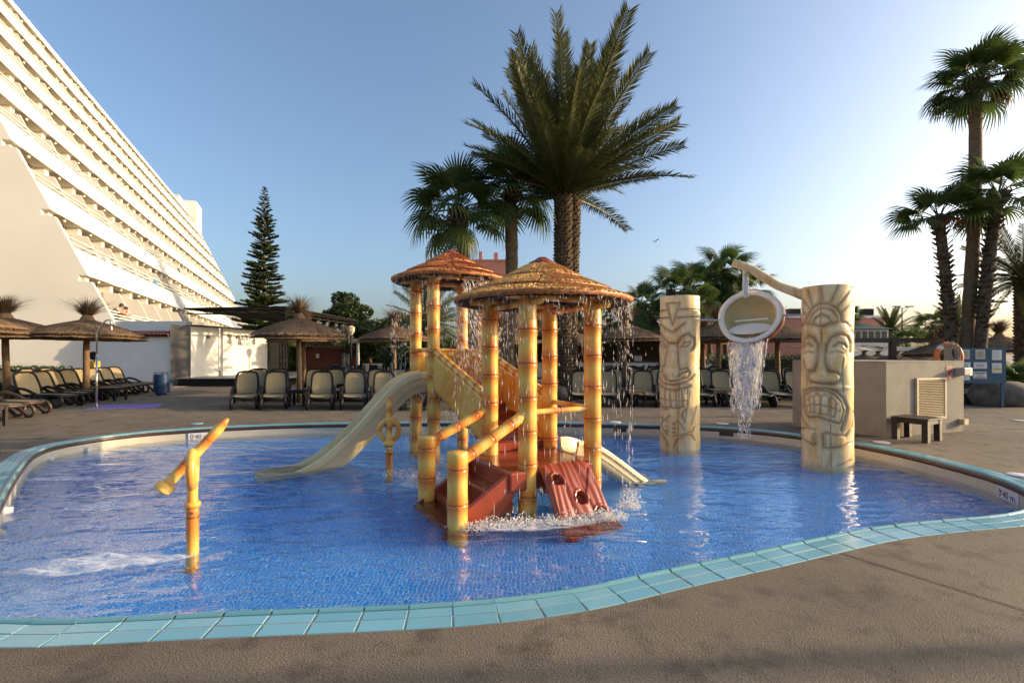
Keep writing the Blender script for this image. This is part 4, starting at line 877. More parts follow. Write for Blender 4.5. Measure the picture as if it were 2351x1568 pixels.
for k, y in enumerate((24.0, 25.2, 26.2, 27.3, 28.4, 29.3)): o = obj('spotlight', sme, stage, (-10.85 + .08 * (y - 22.8), y, Z_R - .22)); o.rotation_euler = (R(random.uniform(-15, 15)), R(38), 0)

# ------------------------------------------------------------------ thatched parasols
def parasol_meshes(seed):
    rn = random.Random(seed); b = MB(); Rr = 1.42; z0, z1 = 2.07, 2.66; nA = 64
    def zr(r_): f_ = r_ / Rr; return z1 - (z1 - z0) * (.55 * f_ ** .62 + .45 * f_ ** 2.2)
    for layer in (0, 1):
        vs, fs, A, B = [], [], [], []; m = 9
        for i in range(m):
            r_ = max(.02, Rr * i / (m - 1))
            for k in range(nA):
                an = 2 * math.pi * k / nA; rr = r_ * (1 + (.02 * rn.uniform(-1, 1) if i == m - 1 else 0)); vs.append((rr * math.cos(an), rr * math.sin(an), zr(r_) - (.11 if layer else 0) + rn.uniform(-.012, .012))); A.append(r_); B.append(k / nA)
        for i in range(m - 1):
            for k in range(nA): k2 = (k + 1) % nA; fs.append((i * nA + k, i * nA + k2, (i + 1) * nA + k2, (i + 1) * nA + k))
        b.add(vs, fs, A, B)
    vs, fs, A, B = [], [], [], []
    for _ in range(3400):
        an = rn.uniform(0, 6.283); r_ = Rr * math.sqrt(rn.uniform(.02, 1.0)); ln = rn.uniform(.14, .34); w_ = rn.uniform(.006, .013); da = rn.uniform(-.22, .22)
        fr_ = r_ > Rr * .93; dz = rn.uniform(-.06, .03) if fr_ else rn.uniform(.005, .03)
        c_, s_ = math.cos(an), math.sin(an); dx, dy = math.cos(an + da), math.sin(an + da); ra = max(.02, r_ - ln * .7)
        p0 = Vector((ra * c_, ra * s_, zr(ra) + .012)); r2 = min(r_ + ln * .3, Rr * 1.035); p1 = Vector((ra * c_ + dx * (r2 - ra), ra * s_ + dy * (r2 - ra), (zr(min(r2, Rr)) + dz - (.05 * rn.random() if fr_ else 0)))); q = Vector((-s_, c_, 0)) * w_
        o = len(vs); vs += [p0 - q, p0 + q, p1]; fs.append((o, o + 1, o + 2)); A += [r_] * 3; B += [rn.random()] * 3
    for _ in range(900):                                             # ragged fringe under the rim
        an = rn.uniform(0, 6.283); r_ = Rr * rn.uniform(.94, 1.01); w_ = rn.uniform(.004, .01); c_, s_ = math.cos(an), math.sin(an); q = Vector((-s_, c_, 0)) * w_
        p0 = Vector((r_ * c_, r_ * s_, z0 + .01)); p1 = p0 + Vector((c_ * rn.uniform(-.03, .05), s_ * rn.uniform(-.03, .05), -rn.uniform(.03, .09))); o = len(vs); vs += [p0 - q, p0 + q, p1]; fs.append((o, o + 1, o + 2)); A += [r_] * 3; B += [rn.random()] * 3
    b.add(vs, fs, A, B); can = b.mesh('canopy', M['thatch'])
    b = MB(); vs, fs, A, B = [], [], [], []
    b.lathe([(.16, 2.56), (.12, 2.66), (.075, 2.74), (.09, 2.80)], 14)
    for _ in range(520):
        an = rn.gauss(0, 1) * .9 + (0 if rn.random() < .5 else math.pi); sp_ = rn.uniform(.0, .62); ln = rn.uniform(.16, .56); w_ = rn.uniform(.003, .006); c_, s_ = math.cos(an), math.sin(an)
        p0 = Vector((c_ * .05, s_ * .05, 2.70)); pm = p0 + Vector((c_ * sp_ * .4, s_ * sp_ * .4, ln * .55)); p1 = p0 + Vector((c_ * sp_ * 1.15, s_ * sp_ * 1.15, ln * .92)); q = Vector((-s_, c_, 0)) * w_; o = len(vs)
        vs += [p0 - q, p0 + q, pm + q, pm - q, p1]; fs += [(o, o + 1, o + 2, o + 3), (o + 3, o + 2, o + 4)]; A += [.1] * 5; B += [rn.random()] * 5
    b.add(vs, fs, A, B); tf = b.mesh('tuft', M['thatch']); return can, tf
PM = [parasol_meshes(i) for i in range(3)]
pb = MB(); pb.tube([(0, 0, 0), (.01, 0, .8), (-.005, .01, 1.6), (0, 0, 2.6)], [.085, .08, .078, .07], 12); pole_me = pb.mesh('pole', M['wood'], True)
rb = MB(); rb.bar((.05, 0, 2.42), (1.36, 0, 1.99), .03, .03); rib_me = rb.mesh('rib', M['wood'])
def parasol(p, lab, s=1.0, var=0, rz=0, group='thatched parasols around the pool', lean=0.0, base=0.0):
    t = thing('thatched_parasol', lab, 'parasol', (p[0], p[1], base), rz, group); t.scale = (s, s, 1 if s < 1.2 and base == 0 else s); t.rotation_euler = (random.uniform(-.025, .025), lean + random.uniform(-.025, .025), rz)
    obj('canopy', PM[var % 3][0], t); tf_ = obj('tuft', PM[var % 3][1], t, (0, 0, -.72)); tf_.scale = (1.25, 1.25, 1.27); tf_.rotation_euler.z = var * 1.3 + p[0]; obj('pole', pole_me, t)
    for k in range(8): obj('rib', rib_me, t, (0, 0, 0), k * math.pi / 4)
    return t
PAR = [((-12.15, 9.9), 'thatched parasol standing nearest the pool corner over the brown loungers', 1.05, 0, 0), ((-15.4, 14.6), 'thatched parasol beside the low hedge and dark armchairs', 1.12, 1, .6), ((-13.75, 15.45), 'thatched parasol in the row of loungers beside the outdoor shower', 1.12, 2, 2.1),
       ((-6.55, 14.75), 'sunlit brown thatched parasol before the stage over a small table', .96, 0, 1.2), ((-8.2, 18.9), 'thatched parasol directly behind the one before the stage', .95, 1, 0), ((-4.6, 18.8), 'thatched parasol behind the reddish straw roof', 1.0, 2, 1), 
       ((4.25, 18.0), 'thatched parasol beside the golden straw roof, before the white bar', 1.0, 0, 2.2), ((7.55, 17.5), 'thatched parasol behind the tipping coconut', 1.05, 1, .4), ((10.3, 18.6), 'thatched parasol behind the post that holds the spout', 1.15, 2, 0), ((3.4, 25.5), 'thatched parasol close to the waiter by the bar', 1.0, 1, 1), ((9.0, 22.5), 'thatched parasol at the end of the white bar counter', 1.0, 0, .3), ((-.6, 22.8), 'thatched parasol behind the fan palm trunks', 1.0, 2, .8)]
for p, lab, s, v, rz in PAR: parasol(p, lab, s, v, rz)
for k, (x, Y) in enumerate(((1985, 32), (2018, 33.5), (2052, 31), (2110, 33), (2190, 30))): parasol(((x - CX) / F * Y, Y), ORD[k] + ' small thatched parasol from the carved post on the lower terrace', .95, k, k, 'parasols on the lower terrace', 0, -1.02)
parasol(((2168 - CX) / F * 23.5, 23.5), 'large dark thatched parasol behind the lifebuoy', 1.2, 1, 0, base=-1.02); parasol(((2296 - CX) / F * 25, 25), 'large dark thatched parasol beyond the notice board', 1.32, 2, 1, base=-1.02); parasol(((2375 - CX) / F * 26, 26), 'large dark thatched parasol beyond the boulder', 1.32, 0, 2, base=-1.02)
# two unseen slim poles added to cast the long thin shadows over the near paving
for k, (x, y) in enumerate(((15, 3.32), (19, 3.50))):
    b = MB(); b.tube([(0, 0, 0), (0, 0, 6.5)], [.06, .035], 10); b.box((-.3, 0, 6.5), (.8, .2, .1)); b.box((0, 0, .05), (.3, .3, .1)); o = b.build('shadow_pole', M['steel'], loc=(x, y, 0)); tag(o, ('unseen slim steel pole added for its shadow on the near paving', 'second unseen slim steel pole, farther off, added for its shadow on the near paving')[k], 'lamp post')

# ------------------------------------------------------------------ sun loungers, tables
def lounger_proto(name, lab, frame):
    t = thing(name, lab, 'sun lounger'); fm = M[frame]
    def arc(pts, m_=6):
        P = [Vector(p) for p in pts]; o = []
        for i in range(len(P) - 1):
            a, b_, c, d = P[max(i - 1, 0)], P[i], P[i + 1], P[min(i + 2, len(P) - 1)]
            for j in range(m_): u = j / m_; o.append(.5 * ((2 * b_) + (c - a) * u + (2 * a - 5 * b_ + 4 * c - d) * u * u + (3 * b_ - a - 3 * c + d) * u ** 3))
        return o + [P[-1]]
    # backrest: tapered rounded frame with a sling
    an = R(66); bx_, bz_ = -math.cos(an), math.sin(an); Lb = .70
    def bp(u, v): return Vector((.02 + bx_ * v, u, .33 + bz_ * v))
    out = [bp(-.27, 0), bp(-.29, .2), bp(-.285, .45), bp(-.25, .63), bp(-.16, .69), bp(0, .705), bp(.16, .69), bp(.25, .63), bp(.285, .45), bp(.29, .2), bp(.27, 0)]
    b = MB(); b.tube(arc(out, 4), .030, 8); b.build('back_frame', fm, t, True)
    vs = []; 
    for j in range(9):
        v = j / 8 * .68; hw = .275 if v < .5 else .275 - .17 * ((v - .5) / .18) ** 2.2
        for i in range(7): u = (i / 6 * 2 - 1) * hw; vs.append(bp(u, v) + Vector((-.03 * math.sin(math.pi * i / 6), 0, 0)))
    fs = [(j * 7 + i, j * 7 + i + 1, (j + 1) * 7 + i + 1, (j + 1) * 7 + i) for j in range(8) for i in range(6)]
    MB().add(vs, fs).build('back_sling', M['sling'], t, True)
    # seat
    seat = [(.02, -.29, .33), (.6, -.3, .34), (1.15, -.285, .34), (1.33, -.2, .32), (1.38, 0, .31), (1.33, .2, .32), (1.15, .285, .34), (.6, .3, .34), (.02, .29, .33)]
    b = MB(); b.tube(arc(seat, 4), .036, 8); b.build('seat_frame', fm, t, True)
    vs = []
    for j in range(11):
        x = .02 + j / 10 * 1.34; hw = .285 if x < 1.15 else .285 - .12 * ((x - 1.15) / .21) ** 2
        for i in range(7): vs.append((x, (i / 6 * 2 - 1) * hw, .348 - .018 * math.sin(math.pi * i / 6) - (.03 * ((x - 1.15) / .21) ** 2 if x > 1.15 else 0)))
    fs = [(j * 7 + i, (j + 1) * 7 + i, (j + 1) * 7 + i + 1, j * 7 + i + 1) for j in range(10) for i in range(6)]
    MB().add(vs, fs).build('seat_sling', M['sling'], t, True)
    for s in (-1, 1):
        b = MB(); y = .345 * s
        b.tube(arc([(-.16, y, .30), (-.10, y, .44), (.06, y, .525), (.28, y, .50), (.55, y, .40), (.85, y * .98, .27), (1.08, y * .95, .15), (1.22, y * .93, .03)]), .040, 8); b.build('armrest', fm, t, True)
        b = MB(); b.tube(arc([(1.18, y * .92, .02), (1.34, y * .9, .05), (1.42, y * .85, .17), (1.36, y * .8, .29), (1.22, y * .85, .33)]), .036, 8); b.build('leg', fm, t, True)
        b = MB(); b.tube(arc([(.0, y * .95, .33), (-.2, y, .28), (-.3, y * 1.03, .12), (-.34, y * 1.03, .035)]), .038, 8); b.build('leg', fm, t, True)
    b = MB(); b.tube([(.0, -.345, .325), (.0, .345, .325)], .022, 8); b.tube([(-.25, -.34, .12), (-.25, .34, .12)], .015, 6); b.build('cross_bar', fm, t, True)
    return t
lg = lounger_proto('sun_lounger', '', 'black'); lused = [False]
def place(proto, flag, p, rz, lab, grp):
    if not flag[0]: flag[0] = True; o = proto; o.location = (p[0], p[1], 0); o.rotation_euler.z = rz
    else: o = dup(proto, (p[0], p[1], 0), rz)
    o['label'] = lab; o['group'] = grp; return o
for k, (fx_, fy_) in enumerate(((-12.4, 13.5), (-12.75, 14.3), (-13.05, 15.05), (-13.35, 15.85), (-13.65, 16.6), (-13.75, 17.3), (-13.95, 18.0), (-14.15, 18.7))):
    a = R(-7 + U(-2, 2)); place(lg, lused, (fx_ - 1.38 * math.cos(a), fy_ - 1.38 * math.sin(a)), a, ORD[k] + ' beige lounger from the pool side in the long row beside the outdoor shower', 'loungers in the row by the shower')
for k, p in enumerate(((-16.6, 15.9), (-16.7, 16.7), (-16.9, 17.6))): place(lg, lused, p, R(-6), ORD[k] + ' beige lounger from the pool side in the short row by the low hedge', 'loungers by the low hedge')
for k, x in enumerate((-7.75, -6.93, -5.55, -4.62, -3.75, -2.9, -2.05)): place(lg, lused, (x, 14.05 + U(-.06, .06)), R(-64 - 3.0 * (x + 7.75)), ORD[k] + ' beige lounger from the stage end in the front row before the stage', 'front row of loungers before the stage')
for k, x in enumerate((-8.65, -7.95, -6.75, -6.02, -5.32, -4.6, -3.85, -3.0, -2.2)): place(lg, lused, (x, 16.35 + U(-.06, .06)), R(-66 - 3.0 * (x + 8.65)), ORD[k] + ' beige lounger from the stage end in the rear row before the stage', 'rear row of loungers before the stage')
for k, x in enumerate((2.13, 2.93, 4.05, 4.78, 5.55, 6.5, 7.25, 7.98, 8.75)): place(lg, lused, (x, 14.75 + U(-.05, .05)), R(-100 + U(-3, 3)), ORD[k] + ' beige lounger from the palm planter in the front row before the white bar', 'front row of loungers before the bar')
for k, x in enumerate((3.6, 4.4, 5.15, 5.95, 6.75, 7.5, 8.3, 9.1, 9.9)): place(lg, lused, (x, 16.75 + U(-.05, .05)), R(-101 + U(-3, 3)), ORD[k] + ' beige lounger from the palm planter in the middle row before the white bar', 'middle row of loungers before the bar')
for k, x in enumerate((4.9, 5.7, 6.5, 8.2, 9.0, 9.8, 11.2)): place(lg, lused, (x, 19.2 + U(-.05, .05)), R(-101 + U(-3, 3)), ORD[k] + ' beige lounger from the palm planter in the rear row before the white bar', 'rear row of loungers before the bar')
lb = lounger_proto('sun_lounger', '', 'brown_resin'); lb2 = [False]
place(lb, lb2, (-12.95, 11.78), R(-5), 'brown framed cream lounger beside the wicker table, farther from the pool corner', 'x'); place(lb, lb2, (-12.6, 11.0), R(-4), 'brown framed cream lounger beside the wicker table, nearer the pool corner', 'x')
for o in (C.objects[:]):
    if o.get('group') == 'x': del o['group']
def table(p, s, h, rz, lab, m, grp=None, lw=1.0):
    t = thing('side_table', lab, 'table', (p[0], p[1], 0), rz, grp)
    b = MB(); b.box((0, 0, h - .015), (s, s, .03)); bevel(b.build('table_top', M[m], t), .006)
    b = MB()
    for a in (0, 1, 2, 3): b.box((math.cos(a * math.pi / 2) * (s / 2 - .03), math.sin(a * math.pi / 2) * (s / 2 - .03), h - .065), (.02 if a % 2 == 0 else s - .07, s - .07 if a % 2 == 0 else .02, .07))
    b.build('apron', M[m], t)
    for i in (-1, 1):
        for j in (-1, 1): b = MB(); b.prism([(-.03 * lw, 0), (.03 * lw, 0), (.035 * lw, h - .03), (-.035 * lw, h - .03)], lambda x, z, q: Vector((i * (s / 2 - .037 * lw) + x * 1.0, j * (s / 2 - .037 * lw) + q - .03 * lw, z)), .06 * lw); b.build('leg', M[m], t)
    return t
M['weave'] = None
def mk_weave():
    k = N('woven_resin', .5, .4); v = k.n('TexVoronoi'); v.inputs['Scale'].default_value = 70; v.inputs['Randomness'].default_value = 0; k.l(k.co(), v.inputs[0])
    k.col(k.ramp(v.outputs[0], [(.3, (.05, .036, .025)), (.5, (.018, .014, .011))])); k.bump(v.outputs[0], .8); return k.m
M['weave'] = mk_weave()
table((-6.12, 13.75), .47, .47, R(5), 'small black side table at the foot of the sunlit parasol', 'black'); table((-5.75, 16.6), .5, .47, R(5), 'small black side table in the rear row before the stage', 'black'); table((-12.85, 15.35), .62, .42, R(8), 'low black resin table beside the outdoor shower', 'black')
table((3.5, 13.75), .50, .46, R(18), 'small dark side table at the parasol before the bar', 'darkwood'); table((6.02, 14.1), .48, .46, R(10), 'small dark side table behind the coconut waterfall', 'darkwood'); table((-10.75, 9.75), .5, .45, 0, 'brown wicker side table by the pool corner', 'weave')
table((7.06, 8.36), .54, .40, R(28), 'black woven resin stool table beside the pump house', 'weave', None, 1.45)

# ------------------------------------------------------------------ small outdoor fittings
sh = gp(222, 938); t = thing('outdoor_shower', 'tall steel outdoor shower with curved neck on a purple mat', 'shower', (sh.x, sh.y, 0))
b = MB(); b.tube([(0, 0, 0), (0, 0, 1.45)], .027, 14); b.build('lower_pipe', M['steel'], t, True); b = MB(); b.tube([(0, 0, 1.43), (0, 0, 2.02), (.02, 0, 2.09), (.22, 0, 2.38), (.28, 0, 2.42), (.35, 0, 2.42), (.39, 0, 2.37), (.40, 0, 2.25)], .02, 12); b.build('neck', M['steel'], t, True)
b = MB(); b.lathe([(.018, .08), (.022, .03), (.035, 0), (.03, -.01)], 14, (.40, 0, 2.16)); b.build('shower_head', M['steel'], t, True); b = MB(); b.lathe([(.085, 0), (.085, .012), (.03, .03)], 18); b.build('base_plate', M['steel'], t, True); b = MB(); b.tube([(0, 0, 1.02), (.09, -.02, 1.02)], [.015, .035], 10); b.build('push_button', M['dark'], t, True)
b = MB(); pts = [gp(190, 941.5), gp(358, 937), gp(377, 927.5), gp(232, 931)]; b.add([p + Vector((0, 0, .004)) for p in pts] + [p + Vector((0, 0, .02)) for p in pts], [(3, 2, 1, 0), (4, 5, 6, 7), (0, 1, 5, 4), (1, 2, 6, 5), (2, 3, 7, 6), (3, 0, 4, 7)]); o = b.build('shower_mat', plain('purple_mat', (.16, .13, .36), .7, .12, 20, .3)); tag(o, 'flat purple floor mat around the outdoor shower', 'mat')
bn = gp(371, 908); t = thing('litter_bin', 'blue slatted litter bin before the white service wall', 'litter bin', (bn.x, bn.y, 0))
b = MB(); b.lathe([(.16, 0), (.16, .10), (.20, .12), (.20, .74)], 20); b.build('liner', M['bluebin'], t, True)
for i in range(12):
    b = MB(); b.lathe([(.215, -.022), (.25, -.02), (.25, .02), (.215, .022)], 20, (0, 0, .12 + i * .056)); b.build('slat', M['bluebin'], t)
b = MB(); b.lathe([(.01, .84), (.23, .835), (.25, .825), (.24, .815)], 20); b.build('lid', M['bluebin'], t); b = MB()
for a in (0, 2.1, 4.2): b.box((.2 * math.cos(a), .2 * math.sin(a), .79), (.02, .02, .1))
b.build('lid_bracket', M['bluebin'], t)
yl = px(212, 845, 19.4); t = thing('yellow_cart', 'yellow cart with a black round reflector behind the parasol pole', 'cart', (yl.x, 19.6, 0))
b = MB(); b.box((.0, 0, .55), (.5, .5, .5)); bevel(b.build('hopper', M['yellow'], t), .06, 3); b = MB(); b.box((-.1, 0, 1.0), (.28, .3, .4)); bevel(b.build('bottle_rack', M['yellow'], t), .03); b = MB(); b.tube([(.02, -.16, 1.42), (.02, -.20, 1.42)], .17, 18); b.tube([(.02, -.1, .7), (.02, -.14, 1.42)], .02); b.build('reflector', M['dark'], t)
for s in (-1, 1): b = MB(); b.tube([(0, s * .22, .16), (0, s * .28, .16)], .16, 16); b.build('wheel', M['dark'], t)

# pump house with grille
c0, c1, ca = Vector((6.71, 8.59, 0)), Vector((8.74, 9.27, 0)), Vector((5.82, 9.94, 0)); cd = ca + c1 - c0
t = thing('pump_house', 'grey rendered pump house box with a cream louvre grille', 'pump house', tuple(c0))
def loc(v): return v - c0
b = MB(); b.prism([tuple(loc(v)[:2]) for v in (c0, c1, cd, ca)], lambda x, y, z: Vector((x, y, z)), 1.34); b.build('wall', M['pump'], t)
b = MB(); b.prism([(-.01, -.01), ((c1 - c0).x + .01, (c1 - c0).y), ((cd - c0).x, (cd - c0).y + .01), ((ca - c0).x - .01, (ca - c0).y)], lambda x, y, z: Vector((x, y, 1.342 + z)), .022); b.build('roof_slab', M['pump'], t)
fd = (c1 - c0).normalized(); fn = Vector((fd.y, -fd.x, 0)); fw = (c1 - c0).length
def fp(s_, o_, z): q = fd * s_ + fn * o_; return Vector((q.x, q.y, z))
M['cream'] = plain('cream_metal', (.52, .43, .28), .5, .08, 10)
b = MB(); b.prism([(.78, .30), (1.56, .30), (1.56, 1.03), (.78, 1.03)], lambda a, z, q: fp(a, .003 + q, z), .004); b.build('grille_back', M['soil'], t)
for k in range(22):
    b = MB(); z = .335 + k * .031; b.prism([(0, 0), (.026, -.012), (.03, -.006), (.004, .008)], lambda o_, h, q: fp(.80 + q, .008 + o_, z + h), .74); b.build('louvre', M['cream'], t)
for s0_, s1_, za, zb in ((.76, .80, .28, 1.05), (1.54, 1.58, .28, 1.05), (.80, 1.54, .28, .32), (.80, 1.54, 1.01, 1.05)):
    b = MB(); b.prism([(s0_, za), (s1_, za), (s1_, zb), (s0_, zb)], lambda a, z, q: fp(a, .002 + q, z), .034); b.build('grille_frame', M['cream'], t)
def mk_poster():
    k = N('red_poster', .4, .5); v = k.n('TexVoronoi'); v.inputs['Scale'].default_value = 22; k.l(k.co(), v.inputs[0]); sx = k.n('SeparateXYZ'); k.l(v.outputs['Color'], sx.inputs[0]); k.col(k.ramp(sx.outputs[0], [(.3, (.36, .05, .04)), (.5, (.5, .36, .30)), (.75, (.20, .03, .03))], 'CONSTANT')); return k.m
b = MB(); b.prism([(1.62, .99), (1.78, .985), (1.785, 1.26), (1.625, 1.265)], lambda a, z, q: fp(a, .003 + q, z), .004); b.build('poster', mk_poster(), t)
b = MB(); b.prism([(1.86, 1.09), (2.02, 1.09), (2.02, 1.23), (1.86, 1.23)], lambda a, z, q: fp(a, .004 + q, z), .16); bevel(b.build('wall_lamp', plain('grey_plastic', (.30, .30, .29), .4, .05), t), .012); b = MB(); b.prism([(2.022, 1.08), (2.10, 1.09), (2.10, 1.23), (2.022, 1.24)], lambda a, z, q: fp(a, .01 + q, z), .15); b.build('lamp_lens', M['paper'], t)
b = MB(); b.prism([(1.99, .14), (2.11, .14), (2.11, .25), (1.99, .25)], lambda a, z, q: fp(a, .004 + q, z), .09); b.build('tap_box', M['cream'], t)
# notice board
t = thing('notice_board', 'blue notice board with framed papers on two legs', 'notice board', tuple(gp(2250, 935)), R(-6)); ox = t.location
b = MB(); b.box((0, 0, 1.17), (1.28, .05, .98)); b.build('board', M['board'], t)
for s in (-.60, .60): b = MB(); b.box((s, .045, .80), (.07, .04, 1.6)); b.build('leg', M['board'], t)
for (x, z, w_, h_, c_) in ((-.42, 1.48, .24, .26, 0), (-.02, 1.48, .24, .26, 0), (.40, 1.46, .25, .28, 1), (-.40, 1.17, .26, .18, 1), (-.02, 1.17, .34, .18, 1), (.40, 1.10, .25, .28, 2), (-.40, .88, .22, .24, 1), (-.03, .90, .34, .20, 3)):
    b = MB(); b.box((x, -.032, z), (w_, .012, h_)); f_ = b.build('notice', M['paper'], t)
    b = MB(); b.box((x, -.0395, z), (w_ - .04, .003, h_ - .04)); b.build('sheet', M['tarp'] if c_ == 0 else M['white'], f_)
    b = MB()
    for k in range(7): b.box((x + random.uniform(-.02, .0), -.0415, z + h_ / 2 - .05 - k * (h_ - .09) / 7), (w_ * random.uniform(.45, .68), .002, .005))
    b.build('printed_lines', M['grey'], f_)
    if c_ == 2: b = MB(); b.box((x, -.0425, z - .03), (w_ - .06, .002, .05)); b.build('yellow_strip', M['yellow'], f_)
    if c_ == 3: b = MB(); b.box((x, -.0425, z + .06), (w_ - .05, .002, .025)); b.box((x, -.0425, z - .07), (w_ - .05, .002, .02)); b.build('dark_strip', M['ink'], f_)
# lifebuoy on its post
p = px(2170, 800, 11.9); t = thing('lifebuoy', 'orange and white lifebuoy with coiled rope on a post', 'lifebuoy', (p.x, p.y, 0))
b = MB(); b.box((.03, 0, .9), (.07, .06, 1.8)); b.build('post', M['cream'], t)
ring = [(.02 + .30 * math.cos(a), -.07, 1.42 + .30 * math.sin(a)) for a in [i * 2 * math.pi / 36 for i in range(37)]]; b = MB(); b.tube(ring, .06, 12, False); rg_ = b.build('ring', M['orange'], t, True)
for a in (225, 315, 45, 135):
    pts = [(.02 + .30 * math.cos(R(a + d)), -.07, 1.42 + .30 * math.sin(R(a + d))) for d in (-9, -3, 3, 9)]; b = MB(); b.tube(pts, .063, 12, True); b.build('white_band', M['paper'], rg_, True)
b = MB(); rn = random.Random(4)
for k in range(9):
    cx_, cz_, rx_, rz_ = .04 + rn.uniform(-.05, .05), 1.50 + rn.uniform(-.05, .05), rn.uniform(.09, .15), rn.uniform(.16, .3); b.tube([(cx_ + rx_ * math.cos(a), -.15 - .006 * k, cz_ + rz_ * math.sin(a)) for a in [i * 2 * math.pi / 18 for i in range(19)]], .011, 6, False)
b.build('rope_coil', M['rope'], t, True)
# ------------------------------------------------------------------ palms
def fan_mesh(seed, droop, dead=False):
    rn = random.Random(seed); b = MB(); pl = 1.0
    pet = [(0, 0, 0), (.35, 0, .02), (.7, 0, .0), (1.0, 0, -.05 - .1 * droop)]
    b.tube(pet, [.028, .022, .018, .014], 5); vs, fs = [], []; n_ = 30; Rl = 1.0
    base = Vector(pet[-1]); tip = Vector((1, 0, -.25 - droop)).normalized()
    for k in range(n_):
        a = R(-125 + 250 * k / (n_ - 1)); ln = Rl * (.78 + .22 * math.cos(a)) * rn.uniform(.9, 1.05); d0 = Vector((math.cos(a), math.sin(a), 0)); sd = Vector((-math.sin(a), math.cos(a), 0)); fold = .02 * (1 if k % 2 else -1)
        o = len(vs); prev = None
        for st, (f_, w_) in enumerate(((.02, .006), (.35, .036), (.62, .034), (.82, .02), (1.0, .002))):
            r_ = ln * f_; sag = -(.16 + .30 * droop) * f_ * f_ * ln - (.40 + rn.uniform(0, .35) + droop * .5) * max(0, f_ - .6) ** 1.3 * ln - .22 * droop * r_ * max(0, math.cos(a))
            rr = r_ * (1 - .12 * max(0, f_ - .6)); c = base + d0 * rr + Vector((0, 0, sag + fold * min(f_, .4)))
            vs += [c - sd * w_ * Rl, c + sd * w_ * Rl]
            if st: q = o + 2 * st; fs.append((q - 2, q - 1, q + 1, q))
    b.add(vs, fs); return b.mesh('leaf', M['deadfan'] if dead else M['fan'])
FM = [fan_mesh(i, d) for i, d in enumerate((.05, .2, .45, .8, .3))]; FMD = fan_mesh(9, .9, True)
def fan_palm(lab, base, top, r0, nl, size, shag=.9, group=None, bark='trunk', seed=1, lo=-45, dead=0, name='fan_palm', mid=None):
    rn = random.Random(seed); base = Vector(base); top = Vector(top); t = thing(name, lab, 'palm', tuple(base), 0, group); d = top - base
    if name == 'fan_palm':
        m_ = Vector(mid) - base if mid else d * .5 + Vector((rn.uniform(-.1, .1), 0, 0))
        pts = [(m_ * (2 * u * (1 - u)) + d * (u * u)) for u in [i / 40 for i in range(41)]] if mid else [d * (i / 40) + Vector((.08 * math.sin(i / 8 + seed), 0, 0)) for i in range(41)]
        b = MB(); b.tube(pts, [r0 * (1.25 - .35 * min(1, i / 10)) * (1 + .05 * rn.uniform(-1, 1) + .03 * (i % 2)) * (1 - .12 * i / 40) for i in range(41)], 14)
        if bark == 'bark':
            for k in range(int(d.length * 26)):
                u = rn.uniform(.38, 1); p = pts[int(u * 40)]; a = rn.uniform(0, 6.28); o_ = Vector((math.cos(a), math.sin(a), 0)); b.bar(p + o_ * r0 * .85, p + o_ * (r0 * 1.0 + .09) + Vector((0, 0, .13)), .10, .02)
        b.build('trunk', M[bark], t, True)
    if shag:
        b = MB(); 
        for k in range(90):
            u = rn.random(); a = rn.uniform(0, 6.28); z = -shag * u; o_ = Vector((math.cos(a), math.sin(a), 0)); p = d + Vector((0, 0, z)); b.bar(p + o_ * r0 * .6, p + o_ * (r0 * 1.15 + .12 * (1 - abs(u - .4))) + Vector((0, 0, .16)), .12, .025)
        b.build('leaf_bases', M['bark'], t)
    for k in range(nl):
        u = (k + .5) / nl; el = 82 - (82 - lo) * u ** .85 + rn.uniform(-7, 7); az = k * 137.5 + rn.uniform(-12, 12); v = 0 if el > 45 else 1 if el > 15 else 2 if el > -15 else 3
        o = obj('leaf', FMD if (dead and k >= nl - dead) else FM[v if rn.random() > .25 else 4], t, tuple(d)); o.rotation_euler = (rn.uniform(-.35, .35), R(-el), R(az)); s = size * rn.uniform(.85, 1.1) * (.62 if dead and k >= nl - dead else 1); o.scale = (s, s, s)
    return t
def date_mesh(seed, droop):
    rn = random.Random(seed); b = MB(); L = 1.0; pts = [Vector((L * s_ * (1 - .12 * droop * s_), 0, -droop * s_ ** 2.2 * .55)) for s_ in [i / 14 for i in range(15)]]
    b.tube(pts, [.012 - .0098 * i / 14 for i in range(15)], 5); vs, fs = [], []; n_ = 82
    for k in range(n_):
        s_ = .10 + .89 * k / n_; f_ = s_ * 14; i = min(13, int(f_)); p = pts[i].lerp(pts[i + 1], f_ - i); d = (pts[i + 1] - pts[i]).normalized(); up = Vector((-d.z, 0, d.x))
        ln = (.075 + .07 * math.sin(math.pi * min(1, s_ * 1.05)) ) * rn.uniform(.8, 1.15); fw = .55 + .35 * s_
        for sg in (-1, 1):
            q = (d * fw + Vector((0, sg, 0)) * (.75) + up * rn.uniform(.05, .55)).normalized(); w_ = .0066; sdv = d.cross(q).normalized() * 0 + d * w_; o = len(vs)
            e = p + q * ln; e.z -= ln * rn.uniform(.02, .22); m_ = p + q * ln * .5
            vs += [p - sdv * .5, p + sdv * .5, m_ + sdv, m_ - sdv, e]; fs += [(o, o + 1, o + 2, o + 3), (o + 3, o + 2, o + 4)]
    b.add(vs, fs); return b.mesh('frond', M['date'])
DM = [date_mesh(i, d) for i, d in enumerate((.14, .32, .42, .25))]
